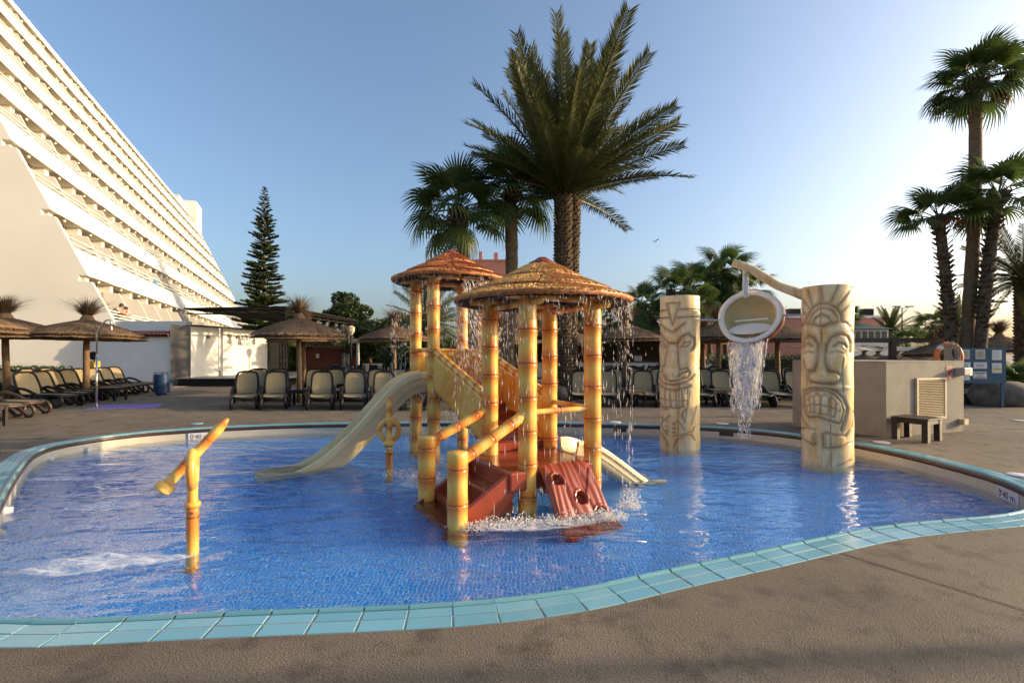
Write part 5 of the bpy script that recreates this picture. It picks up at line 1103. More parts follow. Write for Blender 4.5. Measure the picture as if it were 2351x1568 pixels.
def date_palm(lab, base, top, r0, nf, L, lo=4, seed=1, group=None, sw=None, hi=86):
    rn = random.Random(seed); base = Vector(base); d = Vector(top) - base; t = thing('date_palm', lab, 'palm', tuple(base), 0, group)
    b = MB(); b.tube([d * (i / 20) + Vector((.05 * math.sin(i / 3), 0, 0)) for i in range(21)], [r0 * (.86 + .05 * rn.uniform(-1, 1)) for _ in range(21)], 14)
    nrow = max(8, int(d.length / .115))
    for j in range(nrow):
        for k in range(9):
            a = k * 2 * math.pi / 9 + j * .36 + rn.uniform(-.08, .08); z = j / nrow; o_ = Vector((math.cos(a), math.sin(a), 0)); p = d * z; b.bar(p + o_ * r0 * .72, p + o_ * (r0 * rn.uniform(1.02, 1.16)) + Vector((0, 0, .15)), .15, .035)
    b.build('trunk', M['bark'], t)
    for k in range(nf):
        u = (k + .5) / nf; el = hi - (hi - lo) * u ** .95 + rn.uniform(-7, 7); az = k * 137.5 + rn.uniform(-14, 14); v = 0 if el > 60 else (1 if el > 30 else 2)
        if rn.random() < .2: v = 3
        o = obj('frond', DM[v], t, tuple(d)); o.rotation_euler = (rn.uniform(-.9, .9), R(-el), R(az)); s = L * rn.uniform(.86, 1.06) * (1 if el > 55 else .82); o.scale = (s, s, s)
    return t
PY = 17.0
def pt(x, y, Y): return px(x, y, Y)
date_palm('tall date palm with upright crown behind the golden straw roof', ((1292 - CX) / F * PY, PY, 0), pt(1293, 452, PY), .30, 72, 5.5, 14, 3)
date_palm('second date palm trunk leaning against the tall date palm', ((1302 - CX) / F * 17.6, 17.5, 0), pt(1316, 458, 17.5), .27, 16, 4.6, 26, 8)
fan_palm('fan palm with short leaning trunk behind the reddish straw roof', ((1098 - CX) / F * 17, 17, 0), pt(1052, 482, 17), .25, 24, 1.15, 1.0, None, 'trunk', 2, -34, 0, mid=((1075 - CX) / F * 17, 17, 3.4))
fan_palm('fan palm with straight ringed trunk between the two straw roofs', ((1163 - CX) / F * 17.3, 17.3, 0), pt(1174, 438, 17.3), .27, 22, 1.08, 1.1, None, 'trunk', 5, -34)
# planter of stones under the palms
t = thing('stone_planter', 'round stone planter at the foot of the palm trunks', 'planter', (.75, 17.4, 0)); b = MB(); b.lathe([(.1, .34), (2.1, .34)], 30); b.build('soil', M['soil'], t)
rn = random.Random(3)
def stone_mesh(seed, sx, sy, sz):
    r_ = random.Random(seed); bm = bmesh.new(); bmesh.ops.create_icosphere(bm, subdivisions=2, radius=.5)
    for v in bm.verts: n_ = 1 + .22 * math.sin(v.co.x * 7 + seed) * math.sin(v.co.y * 6 + seed * 2) + r_.uniform(-.06, .06); v.co = Vector((v.co.x * sx, v.co.y * sy, v.co.z * sz)) * n_
    me = bpy.data.meshes.new('stone'); bm.to_mesh(me); bm.free(); me.materials.append(M['stone']); me.polygons.foreach_set('use_smooth', [True] * len(me.polygons)); return me
SM = [stone_mesh(i, .62, .42, .5) for i in range(4)]
for k in range(26): a = k * 2 * math.pi / 26; o = obj('stone', SM[k % 4], t, (2.2 * math.cos(a), 2.2 * math.sin(a), .20), a + math.pi / 2)
PRY = 16.6
fan_palm('tallest fan palm behind the notice board with one dead orange leaf', ((2220 - CX) / F * PRY, PRY, 0), pt(2240, 190, PRY), .215, 34, .86, .35, None, 'trunk', 11, -38, 0); _p = C.objects[-1].parent; o = obj('leaf', FMD, _p, tuple(pt(2240, 190, PRY) - _p.location)); o.rotation_euler = (.5, R(22), R(-28)); o.scale = (.72, .72, .72)
fan_palm('lower fan palm leaning away to the side of the tallest one', ((2188 - CX) / F * PRY, PRY, 0), pt(2156, 505, PRY), .185, 16, .88, .3, None, 'bark', 12, -10, 1, mid=((2185 - CX) / F * PRY, PRY, 2.6))
fan_palm('dark thick fan palm leaning toward the date palm by the boulder', ((2246 - CX) / F * 16.2, 16.2, 0), pt(2292, 452, 16.2), .20, 20, 1.0, .3, None, 'bark', 13, -30, mid=((2250 - CX) / F * 16.2, 16.2, 3.0))
date_palm('date palm with hanging fronds beside the boulder', ((2352 - CX) / F * 17, 17, 0), pt(2350, 640, 17), .25, 34, 2.6, -35, 21, hi=70)
# farther palms
FAR = [(1540, 668, 34, 1.5), (1585, 660, 36, 1.6), (1625, 655, 38, 1.7), (1662, 622, 37, 1.75), (1712, 668, 36, 1.5), (1470, 700, 40, 1.5), (1500, 733, 34, 1.1), (1452, 742, 44, 1.5), (1600, 700, 33, 1.3), (1690, 695, 40, 1.5)]
for k, (x, y, Y, s) in enumerate(FAR): fan_palm(('fan palm at the angular carved post end of the grove beyond the bar', 'dense fan palm second in the grove beyond the bar', 'tall fan palm in the middle of the grove behind the coconut', 'tallest fan palm of the grove, above the coconut bucket', 'fan palm of the grove under the branch spout', 'fan palm right beside the golden straw roof edge', 'low fan palm between the golden roof and the angular carved post', 'fan palm in front of the white hotel block', 'short fan palm tucked under the taller grove palms', 'fan palm of the grove nearest the pink building')[k], ((x + 3 - CX) / F * Y, Y, 0), pt(x, y, Y), .2, 22, s * .8, .9, 'fan palms beyond the bar', 'bark', 30 + k, -65)
for k, (x, y, Y) in enumerate(((1222, 728, 42), (1330, 722, 44), (1400, 735, 40))): fan_palm(('small fan palm before the salmon wing', 'small fan palm seen past the rear golden hut post', 'small fan palm beside the lower white hotel block')[k], ((x - CX) / F * Y, Y, 0), pt(x, y, Y), .18, 18, 1.1, .7, 'fan palms behind the huts', 'bark', 50 + k, -60)
fan_palm('slim fan palm beyond the pergola', ((2143 - CX) / F * 45, 45, -1), pt(2142, 750, 45), .35, 20, 1.05, .4, None, 'bark', 61, -45); date_palm('round headed date palm beside the green roofed kiosk', ((2046 - CX) / F * 44, 44, -1), pt(2045, 762, 44), .42, 40, 2.7, -8, 62); date_palm('date palm far behind the leaning fan palm', ((2195 - CX) / F * 42, 42, -1), pt(2195, 745, 42), .3, 34, 3.2, -20, 63)
fan_palm('small fan palm just above the pergola beam', ((2083 - CX) / F * 36, 36, -1), pt(2084, 783, 36), .15, 14, .7, 0, None, 'bark', 64, 0); fan_palm('low fan palm tuft beside the tall street lamp', ((2060 - CX) / F * 38, 38, -1), pt(2060, 783, 38), .15, 10, .5, 0, None, 'bark', 65, 0)
fan_palm('palm tip showing beside the carved post over the pink building', ((1962 - CX) / F * 42, 42, -1), pt(1957, 725, 42), .2, 16, .55, .3, None, 'bark', 66, -20)
date_palm('bushy date palm behind the reddish hut posts', ((975 - CX) / F * 24, 24, 0), pt(985, 742, 24), .3, 44, 2.9, -45, 70, hi=80)
p = px(2345, 880, 15.4); fan_palm('low stemless fan palm clump beside the notice board', (p.x, p.y, 0), (p.x, p.y, .35), .1, 18, .62, 0, None, 'bark', 71, 5, name='fan_palm_clump')
# ------------------------------------------------------------------ Norfolk pine
def pine_branch(seed):
    rn = random.Random(seed); b = MB(); vs, fs = [], []; b.tube([(0, 0, 0), (.5, 0, -.03), (1, 0, .05)], [.014, .01, .004], 5)
    def tuft(p0, p1, r_):
        o = len(vs); ax = (p1 - p0); L = ax.length; d = ax.normalized()
        for k in range(int(14 + 70 * L)):
            u = rn.random(); c = p0 + ax * u; q = Vector((rn.gauss(0, 1), rn.gauss(0, 1), rn.gauss(0, 1) + .35)); q = (q - d * q.dot(d) * .6).normalized() * r_ * (1 - .4 * u) * rn.uniform(.7, 1.2); sd = d.cross(q).normalized() * r_ * .30 if d.cross(q).length > 1e-4 else Vector((0, r_ * .2, 0)); i = len(vs)
            vs.extend([c - sd, c + sd, c + q + d * r_ * .9]); fs.append((i, i + 1, i + 2))
    for k in range(15):
        u = .25 + .75 * k / 14; base = Vector((u, 0, -.03 + .08 * u * u)); sg = 1 if k % 2 else -1; ln = (.34 * (1 - .75 * (u - .25))) * rn.uniform(.75, 1.1); tip = base + Vector((ln * .75, sg * ln * .75, .05 + rn.uniform(-.01, .05))); tuft(base, tip, .085)
    tuft(Vector((.2, 0, -.01)), Vector((1.06, 0, .09)), .09); b.add(vs, fs); return b.mesh('branch', M['pine'])
PB = [pine_branch(i) for i in range(4)]
PYN = 40.0; t = thing('norfolk_pine', 'tall dark conical pine behind the stage', 'tree', ((605 - CX) / F * PYN, PYN, 0)); Hh = px(608, 428, PYN).z
b = MB(); b.tube([(0, 0, 0), (.05, 0, Hh * .5), (.1, 0, Hh)], [.22, .13, .02], 8); b.build('trunk', M['trunk'], t, True); rn = random.Random(5); z = 1.6; w_ = 0
while z < Hh - .15:
    f_ = (z - 1.6) / (Hh - 1.6); Lb = 2.05 * (1 - f_) ** .74 * rn.uniform(.78, 1.12) + .10; nb = 8 if f_ < .8 else 6
    for k in range(nb): o = obj('branch', PB[rn.randint(0, 3)], t, (.1 * f_, 0, z + rn.uniform(-.08, .08)), (k + .37 * w_) * 2 * math.pi / nb + rn.uniform(-.2, .2)); o.rotation_euler.y = R(rn.uniform(-10, 4) - 28 * max(0, f_ - .5)); s = Lb * rn.uniform(.70, 1.14); o.scale = (s, s, max(s, .5) * 1.0)
    z += (.40 - .14 * f_) * rn.uniform(.85, 1.15); w_ += 1
# ------------------------------------------------------------------ broadleaf trees, hedges
def leaves(blobs, n_, sz, seed, mat, hollow=.55):
    rn = random.Random(seed); b = MB(); vs, fs = [], []; tot = sum(r_[0] * r_[1] * r_[2] for _, r_ in blobs) ** 1
    for c, r_ in blobs:
        m_ = int(n_ * (r_[0] * r_[1] * r_[2]) / tot)
        for _ in range(m_):
            q = Vector((rn.gauss(0, 1), rn.gauss(0, 1), rn.gauss(0, 1))).normalized(); k = rn.uniform(hollow, 1) ** .7; p = Vector((c[0] + q.x * r_[0] * k, c[1] + q.y * r_[1] * k, c[2] + q.z * r_[2] * k)); a = Vector((rn.gauss(0, 1), rn.gauss(0, 1), rn.gauss(0, .6))).normalized(); d = Vector((rn.gauss(0, 1), rn.gauss(0, 1), rn.gauss(0, 1))); d = (d - a * d.dot(a)).normalized(); s = sz * rn.uniform(.6, 1.3); i = len(vs)
            vs.extend([p - a * s, p + d * s * .45, p + a * s, p - d * s * .45]); fs.append((i, i + 1, i + 2, i + 3))
    b.add(vs, fs); return b
def clumps(rn, c, r_, n_, cr):
    out = []
    for _ in range(n_):
        q = Vector((rn.gauss(0, 1), rn.gauss(0, 1), rn.gauss(0, 1))).normalized() * rn.uniform(.35, .95); s = cr * rn.uniform(.7, 1.3); out.append(((c[0] + q.x * r_[0], c[1] + q.y * r_[1], c[2] + q.z * r_[2]), (s, s, s * .8)))
    return out
def tree(lab, x, y, c, r_, n_, sz, seed, mat='leafy', ncl=16, cr=.8, cat='tree', name='broadleaf_tree', group=None):
    rn = random.Random(seed); t = thing(name, lab, cat, (x, y, 0), 0, group); b = MB(); h = c[2]; b.tube([(0, 0, 0), (.1, 0, h * .5), (c[0] * .5, 0, h)], [max(.06, r_[0] * .07), max(.05, r_[0] * .055), .04], 8); bl = clumps(rn, c, r_, ncl, cr)
    for (p, s) in bl[:7]: b.tube([(.1, 0, h * .4), ((p[0]) * .6, p[1] * .6, (h * .4 + p[2]) / 2 + .1), p], [max(.04, r_[0] * .035), .04, .02], 6)
    b.build('trunk', M['bark'], t, True); leaves(bl, n_, sz, seed, mat).build('crown', M[mat], t, fix=False); return t
tree('broad dark green tree rising behind the stage canopy', (790 - CX) / F * 46, 46, (0, 0, 5.0), (2.5, 2.0, 1.9), 9000, .16, 1, ncl=20, cr=.85); tree('small dark tree beside the broad one', (838 - CX) / F * 44, 44, (0, 0, 3.4), (1.1, 1.1, 1.3), 3500, .15, 2, ncl=10, cr=.6)
tree('sunlit shrub between the stage and the parasol poles', -15.0, 33.2, (0, 0, 1.3), (1.3, 1.2, 1.1), 6000, .10, 3, 'leafy2', 12, .6, 'shrub', 'shrub'); tree('round shrub at the foot of the stage truss', -9.9, 34.6, (0, 0, 1.5), (.9, .9, 1.0), 3500, .10, 4, 'leafy2', 8, .6, 'shrub', 'shrub')
tree('tall feathery oleander behind the reddish hut', (895 - CX) / F * 29, 29, (0, 0, 2.3), (1.3, 1.2, 2.0), 7000, .12, 5, 'leafy', 16, .7, 'shrub', 'shrub'); tree('dark oleander next to the bushy date palm', (848 - CX) / F * 31, 31, (0, 0, 2.0), (1.3, 1.2, 1.6), 5500, .12, 6, 'leafy', 12, .7, 'shrub', 'shrub'); tree('dark shrub filling the gap behind the bridge', (1035 - CX) / F * 27, 27, (0, 0, 1.3), (1.6, 1.0, 1.2), 6000, .11, 7, 'leafy', 14, .7, 'shrub', 'shrub'); tree('dark shrub beneath the fan palm trunks', (1120 - CX) / F * 26, 26, (0, 0, 1.2), (1.3, 1.0, 1.1), 5000, .11, 8, 'leafy2', 12, .7, 'shrub', 'shrub'); tree('dark shrub behind the tall hut post', (935 - CX) / F * 26.5, 26.5, (0, 0, 1.1), (1.2, .9, 1.1), 4500, .11, 9, 'leafy', 12, .7, 'shrub', 'shrub')
def hedge(lab, c, d, n_, sz, seed, mat='leafy2'):
    rn = random.Random(seed); b = MB(); vs, fs = [], []
    for _ in range(n_):
        p = Vector((rn.uniform(-1, 1) * d[0] / 2, rn.uniform(-1, 1) * d[1] / 2, rn.uniform(0, 1) * d[2] * (1 + .06 * rn.uniform(-1, 1)))); a = Vector((rn.gauss(0, 1), rn.gauss(0, 1), rn.gauss(0, .7))).normalized(); q = a.orthogonal().normalized(); s = sz * rn.uniform(.6, 1.3); i = len(vs); vs.extend([p - a * s, p + q * s * .45, p + a * s, p - q * s * .45]); fs.append((i, i + 1, i + 2, i + 3))
    t = thing('hedge', lab, 'hedge', tuple(c)); b.add(vs, fs); b.build('foliage', M[mat], t, fix=False); b = MB(); b.box((0, 0, d[2] * .42), (d[0] * .8, d[1] * .6, d[2] * .84)); b.build('stems', M['soil'], t)
hedge('low clipped hedge before the white service wall', (-19.4, 18.6, 0), (4.0, .8, 1.0), 3500, .07, 1); hedge('green clipped hedge behind the stage canopy', (-15.6, 36, 0), (6, 1.5, 2.9), 6000, .12, 2); hedge('bright hedge behind the coconut waterfall beyond the loungers', (13.2, 24.2, 0), (6.5, 1.0, 1.45), 5000, .09, 3); hedge('dark hedge beyond the dining tables', (-9.5, 37, 0), (9, 1.2, 2.3), 7000, .11, 4, 'leafy'); hedge('long dark hedge beside the bar', (-2.2, 33, 0), (6, 1.2, 2.4), 6000, .11, 5, 'leafy'); hedge('sparse green hedge on the lower terrace', ((2085 - CX) / F * 28, 28, -1), (3.4, .8, 1.9), 2500, .09, 6)
# ------------------------------------------------------------------ bar, dining furniture, kiosks
bar = thing('pool_bar', 'open pool bar with white boarded counter and dark timber posts', 'bar', (0, 0, 0)); BX0, BX1, BY = 1.0, 13.0, 30.0
for i in range(60): b = MB(); x = BX0 + (i + .5) * (BX1 - BX0) / 60; b.box((x, BY, .50), ((BX1 - BX0) / 60 - .012, .04, .92)); b.build('counter_board', M['white'], bar)
b = MB(); b.box(((BX0 + BX1) / 2, BY + .2, .985), (BX1 - BX0 + .1, .6, .05)); b.build('counter_top', M['darkwood'], bar); b = MB(); b.box(((BX0 + BX1) / 2, BY + .06, .46), (BX1 - BX0 - .1, .06, .9)); b.build('counter_core', M['dark'], bar)
b = MB(); b.box(((BX0 + BX1) / 2, BY + 3.2, 1.35), (BX1 - BX0, .1, 2.7)); b.build('back_wall', M['darkwood'], bar)
for z in (1.35, 1.75): b = MB(); b.box(((BX0 + BX1) / 2, BY + 2.9, z), (BX1 - BX0 - .6, .3, .03)); b.build('shelf', M['darkwood'], bar)
for x in (1.1, 4.0, 6.6, 9.2, 11.8): b = MB(); b.box((x, BY - .35, 1.4), (.22, .22, 2.8)); b.build('post', M['darkwood'], bar)
b = MB(); b.box(((BX0 + BX1) / 2, BY + 1.2, 2.78), (BX1 - BX0 + 1.2, 4.6, .16)); b.build('roof', M['darkwood'], bar); b = MB(); b.box(((BX0 + BX1) / 2, BY - 1.14, 2.72), (BX1 - BX0 + 1.2, .05, .36)); b.build('roof_fascia', M['darkwood'], bar); b = MB(); b.box((3.2, BY - 1.6, 2.28), (4.6, .9, .05)); b.box((3.2, BY - 2.05, 2.2), (4.6, .04, .16)); b.build('awning', M['tarp'], bar)
for k in range(26):
    b = MB(); h = U(.2, .32); b.lathe([(.035, 0), (.037, h * .6), (.013, h * .75), (.013, h)], 8); o = b.build('bottle', random.choice((M['greenroof'], M['brown_resin'], M['paper'], M['steel'])), None, True, loc=(BX0 + .6 + k * .44 + U(-.1, .1), BY + 2.88, 1.365 if k % 2 else 1.765)); tag(o, 'small bottle standing on the shelves of the white bar', 'bottle', 'bottles on the bar shelves')
for x in (5.2, 7.9, 10.4): b = MB(); b.box((x, BY + .25, 1.17), (.5, .4, .32)); b.box((x, BY + .2, 1.36), (.44, .34, .05)); o = b.build('coffee_machine', M['steel']); bevel(o, .02); tag(o, 'steel machine standing on the bar counter', 'coffee machine', 'machines on the bar counter')
ch = thing('dining_chair', '', 'chair')
b = MB(); b.box((0, 0, .45), (.44, .44, .035)); bevel(b.build('seat', M['black'], ch), .01)
b = MB(); b.prism([(-.22, 0), (.22, 0), (.24, .40), (-.24, .40)], lambda x, z, q: Vector((-.21 - z * .16 - q, x, .47 + z)), .03); bevel(b.build('backrest', M['black'], ch), .01)
for i in (-1, 1):
    for j in (-1, 1): b = MB(); b.tube([(i * .19, j * .19, .44), (i * .23, j * .22, 0)], .017, 6); b.build('leg', M['black'], ch)
dt = thing('dining_table', '', 'table'); b = MB(); b.box((0, 0, .735), (.8, .8, .03)); b.build('table_top', M['dark'], dt)
for i in (-1, 1):
    for j in (-1, 1): b = MB(); b.box((i * .36, j * .36, .36), (.05, .05, .72)); b.build('leg', M['paper'], dt)
cu, du = [False], [False]
sets = [(-9.6, 27.2, 0), (-7.6, 27.6, 0), (-5.8, 27.0, 0), (-4.0, 27.4, 0), (-2.2, 26.8, 0), (3.2, 24.2, 1), (5.3, 24.6, 1), (7.4, 24.0, 1), (9.4, 24.5, 1), (11.3, 23.2, 1), (6.4, 26.6, 1), (8.6, 26.8, 1)]
for k, (x, y, g) in enumerate(sets):
    where = ('beyond the stage', 'before the white bar')[g]; place(dt, du, (x, y), U(-.1, .1), ORD[k % 5 if g == 0 else k - 5] + ' dark dining table ' + ('counted from the stage' if g == 0 else 'of the bar terrace, counted from the palms'), 'dining tables ' + where)
    for a in range(4): an = a * math.pi / 2 + U(-.15, .15); place(ch, cu, (x + .62 * math.cos(an), y + .62 * math.sin(an)), an + math.pi, 'black dining chair at the ' + ORD[k % 5 if g == 0 else k - 5] + (' table counted from the stage' if g == 0 else ' table of the bar terrace'), 'dining chairs ' + where)
for k, (x, y, a) in enumerate(((-18.3, 18.9, -.5), (-17.4, 18.7, 2.6), (-17.0, 19.4, -2.0))):
    t = thing('armchair', ('dark woven armchair at the far corner of the low hedge', 'dark woven armchair facing the white wall by the hedge', 'dark woven armchair beside the low rough wall')[k], 'armchair', (x, y, 0), a, 'dark armchairs by the hedge'); b = MB(); b.box((0, 0, .3), (.62, .62, .16)); b.build('seat', M['brown_resin'], t); b = MB(); b.box((-.3, 0, .6), (.08, .62, .56)); bevel(b.build('backrest', M['brown_resin'], t), .03)
    for s in (-1, 1):
        b = MB(); b.tube([(-.28, s * .32, .62), (.1, s * .34, .62), (.28, s * .33, .56), (.3, s * .32, 0)], .03, 8); b.build('armrest', M['brown_resin'], t, True); b = MB(); b.tube([(-.28, s * .28, .3), (-.3, s * .29, 0)], .03, 8); b.build('leg', M['brown_resin'], t)
kq = thing('red_kiosk', 'low red boarded kiosk beyond the dining tables', 'kiosk', (-12.5, 32.6, 0))
for i in range(24): b = MB(); b.box((-1.9 + i * .16, 0, .93), (.15, .05, 1.86)); b.build('wall_board', M['brickred'], kq)
b = MB(); b.box((0, .4, 1.98), (4.4, 1.6, .08)); b.build('roof', M['redtile'], kq); b = MB(); b.box((1.2, -.06, 1.05), (.5, .03, 1.0)); b.build('price_board', M['paper'], kq); b = MB(); b.box((-.7, -.06, 1.35), (.22, .03, .3)); b.build('small_notice', M['paper'], kq)
b = MB(); b.box((-6.4, 32.2, .42), (7.2, .2, .84)); o = b.build('white_wall', M['white']); tag(o, 'low white wall behind the dining chairs', 'wall')
bl = px(767, 840, 27.2); b = MB(); b.lathe([(.01, 0), (.2, 0), (.22, .1), (.22, .30), (.23, .32), (.22, .34), (.22, .58), (.23, .60), (.22, .62), (.22, .82), (.2, .86), (.01, .86)], 20); o = b.build('barrel', M['bluebin'], None, True, loc=(bl.x, 27.2, 0)); tag(o, 'blue plastic barrel between the dining chairs', 'barrel')
o = obj('boulder', stone_mesh(9, 1.1, .9, 1.0), None, (bl.x + .75, 27.2, .35)); tag(o, 'grey rock beside the blue barrel', 'rock')
t = thing('awning_post', 'white post with a small beige awning beyond the stage', 'awning', ((822 - CX) / F * 27.8, 27.8, 0)); b = MB(); b.box((0, 0, 1.15), (.12, .12, 2.3)); b.build('post', M['white'], t); b = MB(); b.prism([(-.3, 2.1), (.5, 2.25), (.5, 2.42), (-.3, 2.30)], lambda x, z, q: Vector((x, q - .6, z)), 1.2); b.build('canvas', M['tarp'], t)
# lantern post by the stage
t = thing('garden_lantern', 'dark garden lantern post at the corner of the stage', 'lamp post', ((806 - CX) / F * 27, 27, 0)); b = MB(); b.tube([(0, 0, 0), (0, 0, 2.55)], .05, 8); b.build('post', M['dark'], t); b = MB(); b.lathe([(.06, 2.55), (.2, 2.75), (.22, 2.95), (.24, 2.97), (.05, 3.08)], 8); b.build('lantern', M['tarp'], t)

# ------------------------------------------------------------------ distant buildings
def building(name, lab, Y, x0, x1, ytop, m, d=12, wins=None, base=-1.0, par=None):
    X0, X1 = (x0 - CX) / F * Y, (x1 - CX) / F * Y; zt = CH + (HY - ytop) / F * Y; t = thing(name, lab, 'building', ((X0 + X1) / 2, Y + d / 2, base)); Wd = X1 - X0
    b = MB(); b.box((0, 0, (zt - base) / 2), (Wd, d, zt - base)); b.build('wall', M[m], t)
    b = MB(); b.box((0, 0, zt - base + .12), (Wd + .3, d + .3, .24)); b.build('parapet', M[par or 'white'], t)
    if wins:
        nx, zs, w_, h_, bal = wins
        for z in zs:
            for i in range(nx):
                x = -Wd / 2 + (i + .5) * Wd / nx; b = MB(); b.box((x, -d / 2 - .02, z - base), (w_, .08, h_)); wi = b.build('window', M['glass_dark'], t); b = MB(); b.box((x, -d / 2 - .05, z - base - h_ / 2 - .06), (w_ + .2, .16, .1)); b.build('sill', M['white'], wi)
                if bal: b = MB(); b.box((x, -d / 2 - .6, z - base - h_ * .32), (w_ + 1.2, .1, .9)); b.box((x, -d / 2 - .3, z - base - h_ * .5 - .1), (w_ + 1.2, .7, .15)); b.build('balcony', M['white'], t)
    return t
t = building('pink_building', 'salmon pink building rising behind the reddish straw roof', 70, 1086, 1186, 600, 'pinkwall', 12, (3, (4.5, 7.5, 10.5), 1.0, 1.4, False), par='pinkwall')
b = MB(); b.box((-2.2, -4, 17.1), (.5, .5, 1.4)); b.box((.1, -4, 17.0), (.6, .6, 1.2)); b.box((2.2, -4.0, 16.9), (.9, .6, .9)); b.build('chimney', M['pinkwall'], t)
building('pink_building', 'lower salmon wing seen between the golden hut posts', 66, 1165, 1245, 702, 'pinkwall', 8, (3, (3.2, 5.6), 1.0, 1.3, False), par='pinkwall')
building('white_building', 'white terraced hotel block behind the far fan palms, taller part', 95, 1420, 1560, 702, 'hotel', 14, (7, (3.2, 5.8, 8.4), 1.5, 1.7, True)); building('white_building', 'white terraced hotel block seen through the golden hut posts, lower part', 92, 1235, 1425, 728, 'hotel', 14, (9, (2.8, 5.2), 1.4, 1.6, True)); building('pink_building', 'pink plinth building below the white hotel blocks', 80, 1236, 1560, 757, 'pinkwall', 10, (14, (2.2,), 1.2, 1.4, False))
t = building('pink_building', 'long low pink building behind the carved post and pump house', 50, 1690, 2030, 730, 'pinkwall', 10, None); b = MB(); b.box((6.6, -4, 6.9), (1.0, .8, .7)); b.box((-1.2, -4, 6.9), (1.2, .8, .7)); b.build('roof_unit', M['dark'], t); b = MB(); b.box((0, -5.06, 4.1), (15.4, .1, .18)); b.build('string_course', M['white'], t)
t = thing('green_roof_kiosk', 'white glazed kiosk with dark green hipped roof before the pink building', 'kiosk', ((1985 - CX) / F * 40, 41.5, -1.0)); b = MB(); b.box((0, 0, 2.25), (4.0, 3.0, 4.5)); b.build('wall', M['white'], t); b = MB(); b.add([(-2.3, -1.8, 4.55), (2.3, -1.8, 4.55), (2.3, 1.8, 4.55), (-2.3, 1.8, 4.55), (-.1, 0, 5.2), (.1, 0, 5.2)], [(0, 1, 5, 4), (1, 2, 5), (2, 3, 4, 5), (3, 0, 4), (3, 2, 1, 0)]); b.build('roof', M['greenroof'], t)
for i in range(7): b = MB(); b.box((-1.65 + i * .55, -1.53, 4.05), (.36, .06, .62)); b.build('window', M['glass_dark'], t)
building('white_building', 'low white terrace building behind the small parasols', 47, 1950, 2200, 806, 'white', 5, None)
# pergola with canvas on the lower terrace
pg = thing('pergola', 'dark timber pergola with beige canvas awnings behind the pump house', 'pergola', (0, 0, 0)); PYg = 24.0
xs = [(x - CX) / F * PYg for x in (1880, 2049, 2175)]
b = MB(); b.box(((xs[0] + xs[2]) / 2 + .3, PYg, CH + 31 / F * PYg), (xs[2] - xs[0] + 1.2, .18, .22)); b.build('beam', M['darkwood'], pg); b = MB(); b.box(((xs[0] + xs[2]) / 2, PYg + 4, CH + 34 / F * PYg), (xs[2] - xs[0] + 1.2, .18, .2)); b.build('beam', M['darkwood'], pg)
for x in xs: b = MB(); b.box((x, PYg, .6), (.24, .24, 3.3)); b.build('post', M['darkwood'], pg)
for k in range(2):
    x0, x1 = xs[k] + .2, xs[k + 1] - .2; vs = []; nu = 30
    for i in range(nu + 1):
        for j in range(5): u, v = i / nu, j / 4; vs.append((x0 + (x1 - x0) * u, PYg + .3 + 3.6 * v, 1.92 - .14 * abs(math.sin(u * 4 * math.pi)) * .5 - .06 * math.sin(v * 3.14) - (.22 if j == 0 else 0)))
    b = MB(); b.add(vs, [(i * 5 + j, i * 5 + j + 1, (i + 1) * 5 + j + 1, (i + 1) * 5 + j) for i in range(nu) for j in range(4)]); b.build('canvas', M['tarp'], pg, True)
def lamp(lab, x, y, Y, arms, base=-1.0):
    p = px(x, y, Y); t = thing('street_lamp', lab, 'street lamp', (p.x, p.y, base)); h = p.z - base; b = MB(); b.tube([(0, 0, 0), (0, 0, h)], [.1, .06], 8); b.build('post', M['grey'], t)
    for s in arms: b = MB(); b.tube([(0, 0, h - .1), (s * 1.0, 0, h + .12)], .03, 6); b.build('arm', M['grey'], t); b = MB(); b.box((s * 1.25, 0, h + .16), (.9, .3, .12)); bevel(b.build('lamp_head', M['grey'], t), .04)
lamp('tall street lamp with twin heads beside the round date palm', 2071, 707, 55, (-.5, .7)); lamp('thin street lamp behind the slim fan palm', 2124, 736, 62, (-.5, .2)); lamp('street lamp with one long arm behind the palm trunks', 2239, 698, 33, (1.35,)); lamp('low street lamp beyond the date palm', 2052, 760, 60, (.6,))
# rocks, rubble wall
t = thing('rubble_wall', 'low rubble stone edging below the notice board', 'stone wall', (0, 0, 0)); rn = random.Random(8)
for k in range(13):
    p = gp(2214 + k * 11, 925 + rn.uniform(-2, 2)); o = obj('stone', SM[k % 4], t, (p.x, p.y + .5, .2), rn.uniform(-.3, .3)); o.scale = (.75, .8, .85)
b = MB(); b.box((15.5, 16.2, .16), (7.0, 4.0, .32)); o = b.build('planting_bed', M['soil']); tag(o, 'dark planting bed around the palm trunks', 'planting bed')
p = gp(2335, 935); o = obj('boulder', stone_mesh(4, 1.8, 1.1, .95), None, (p.x + .1, p.y + .5, .3)); tag(o, 'large grey boulder beside the notice board leg', 'rock')
p = gp(2228, 915); o = obj('boulder', stone_mesh(6, .7, .6, .55), None, (p.x, p.y + .6, .5)); tag(o, 'small round rock below the notice board', 'rock')
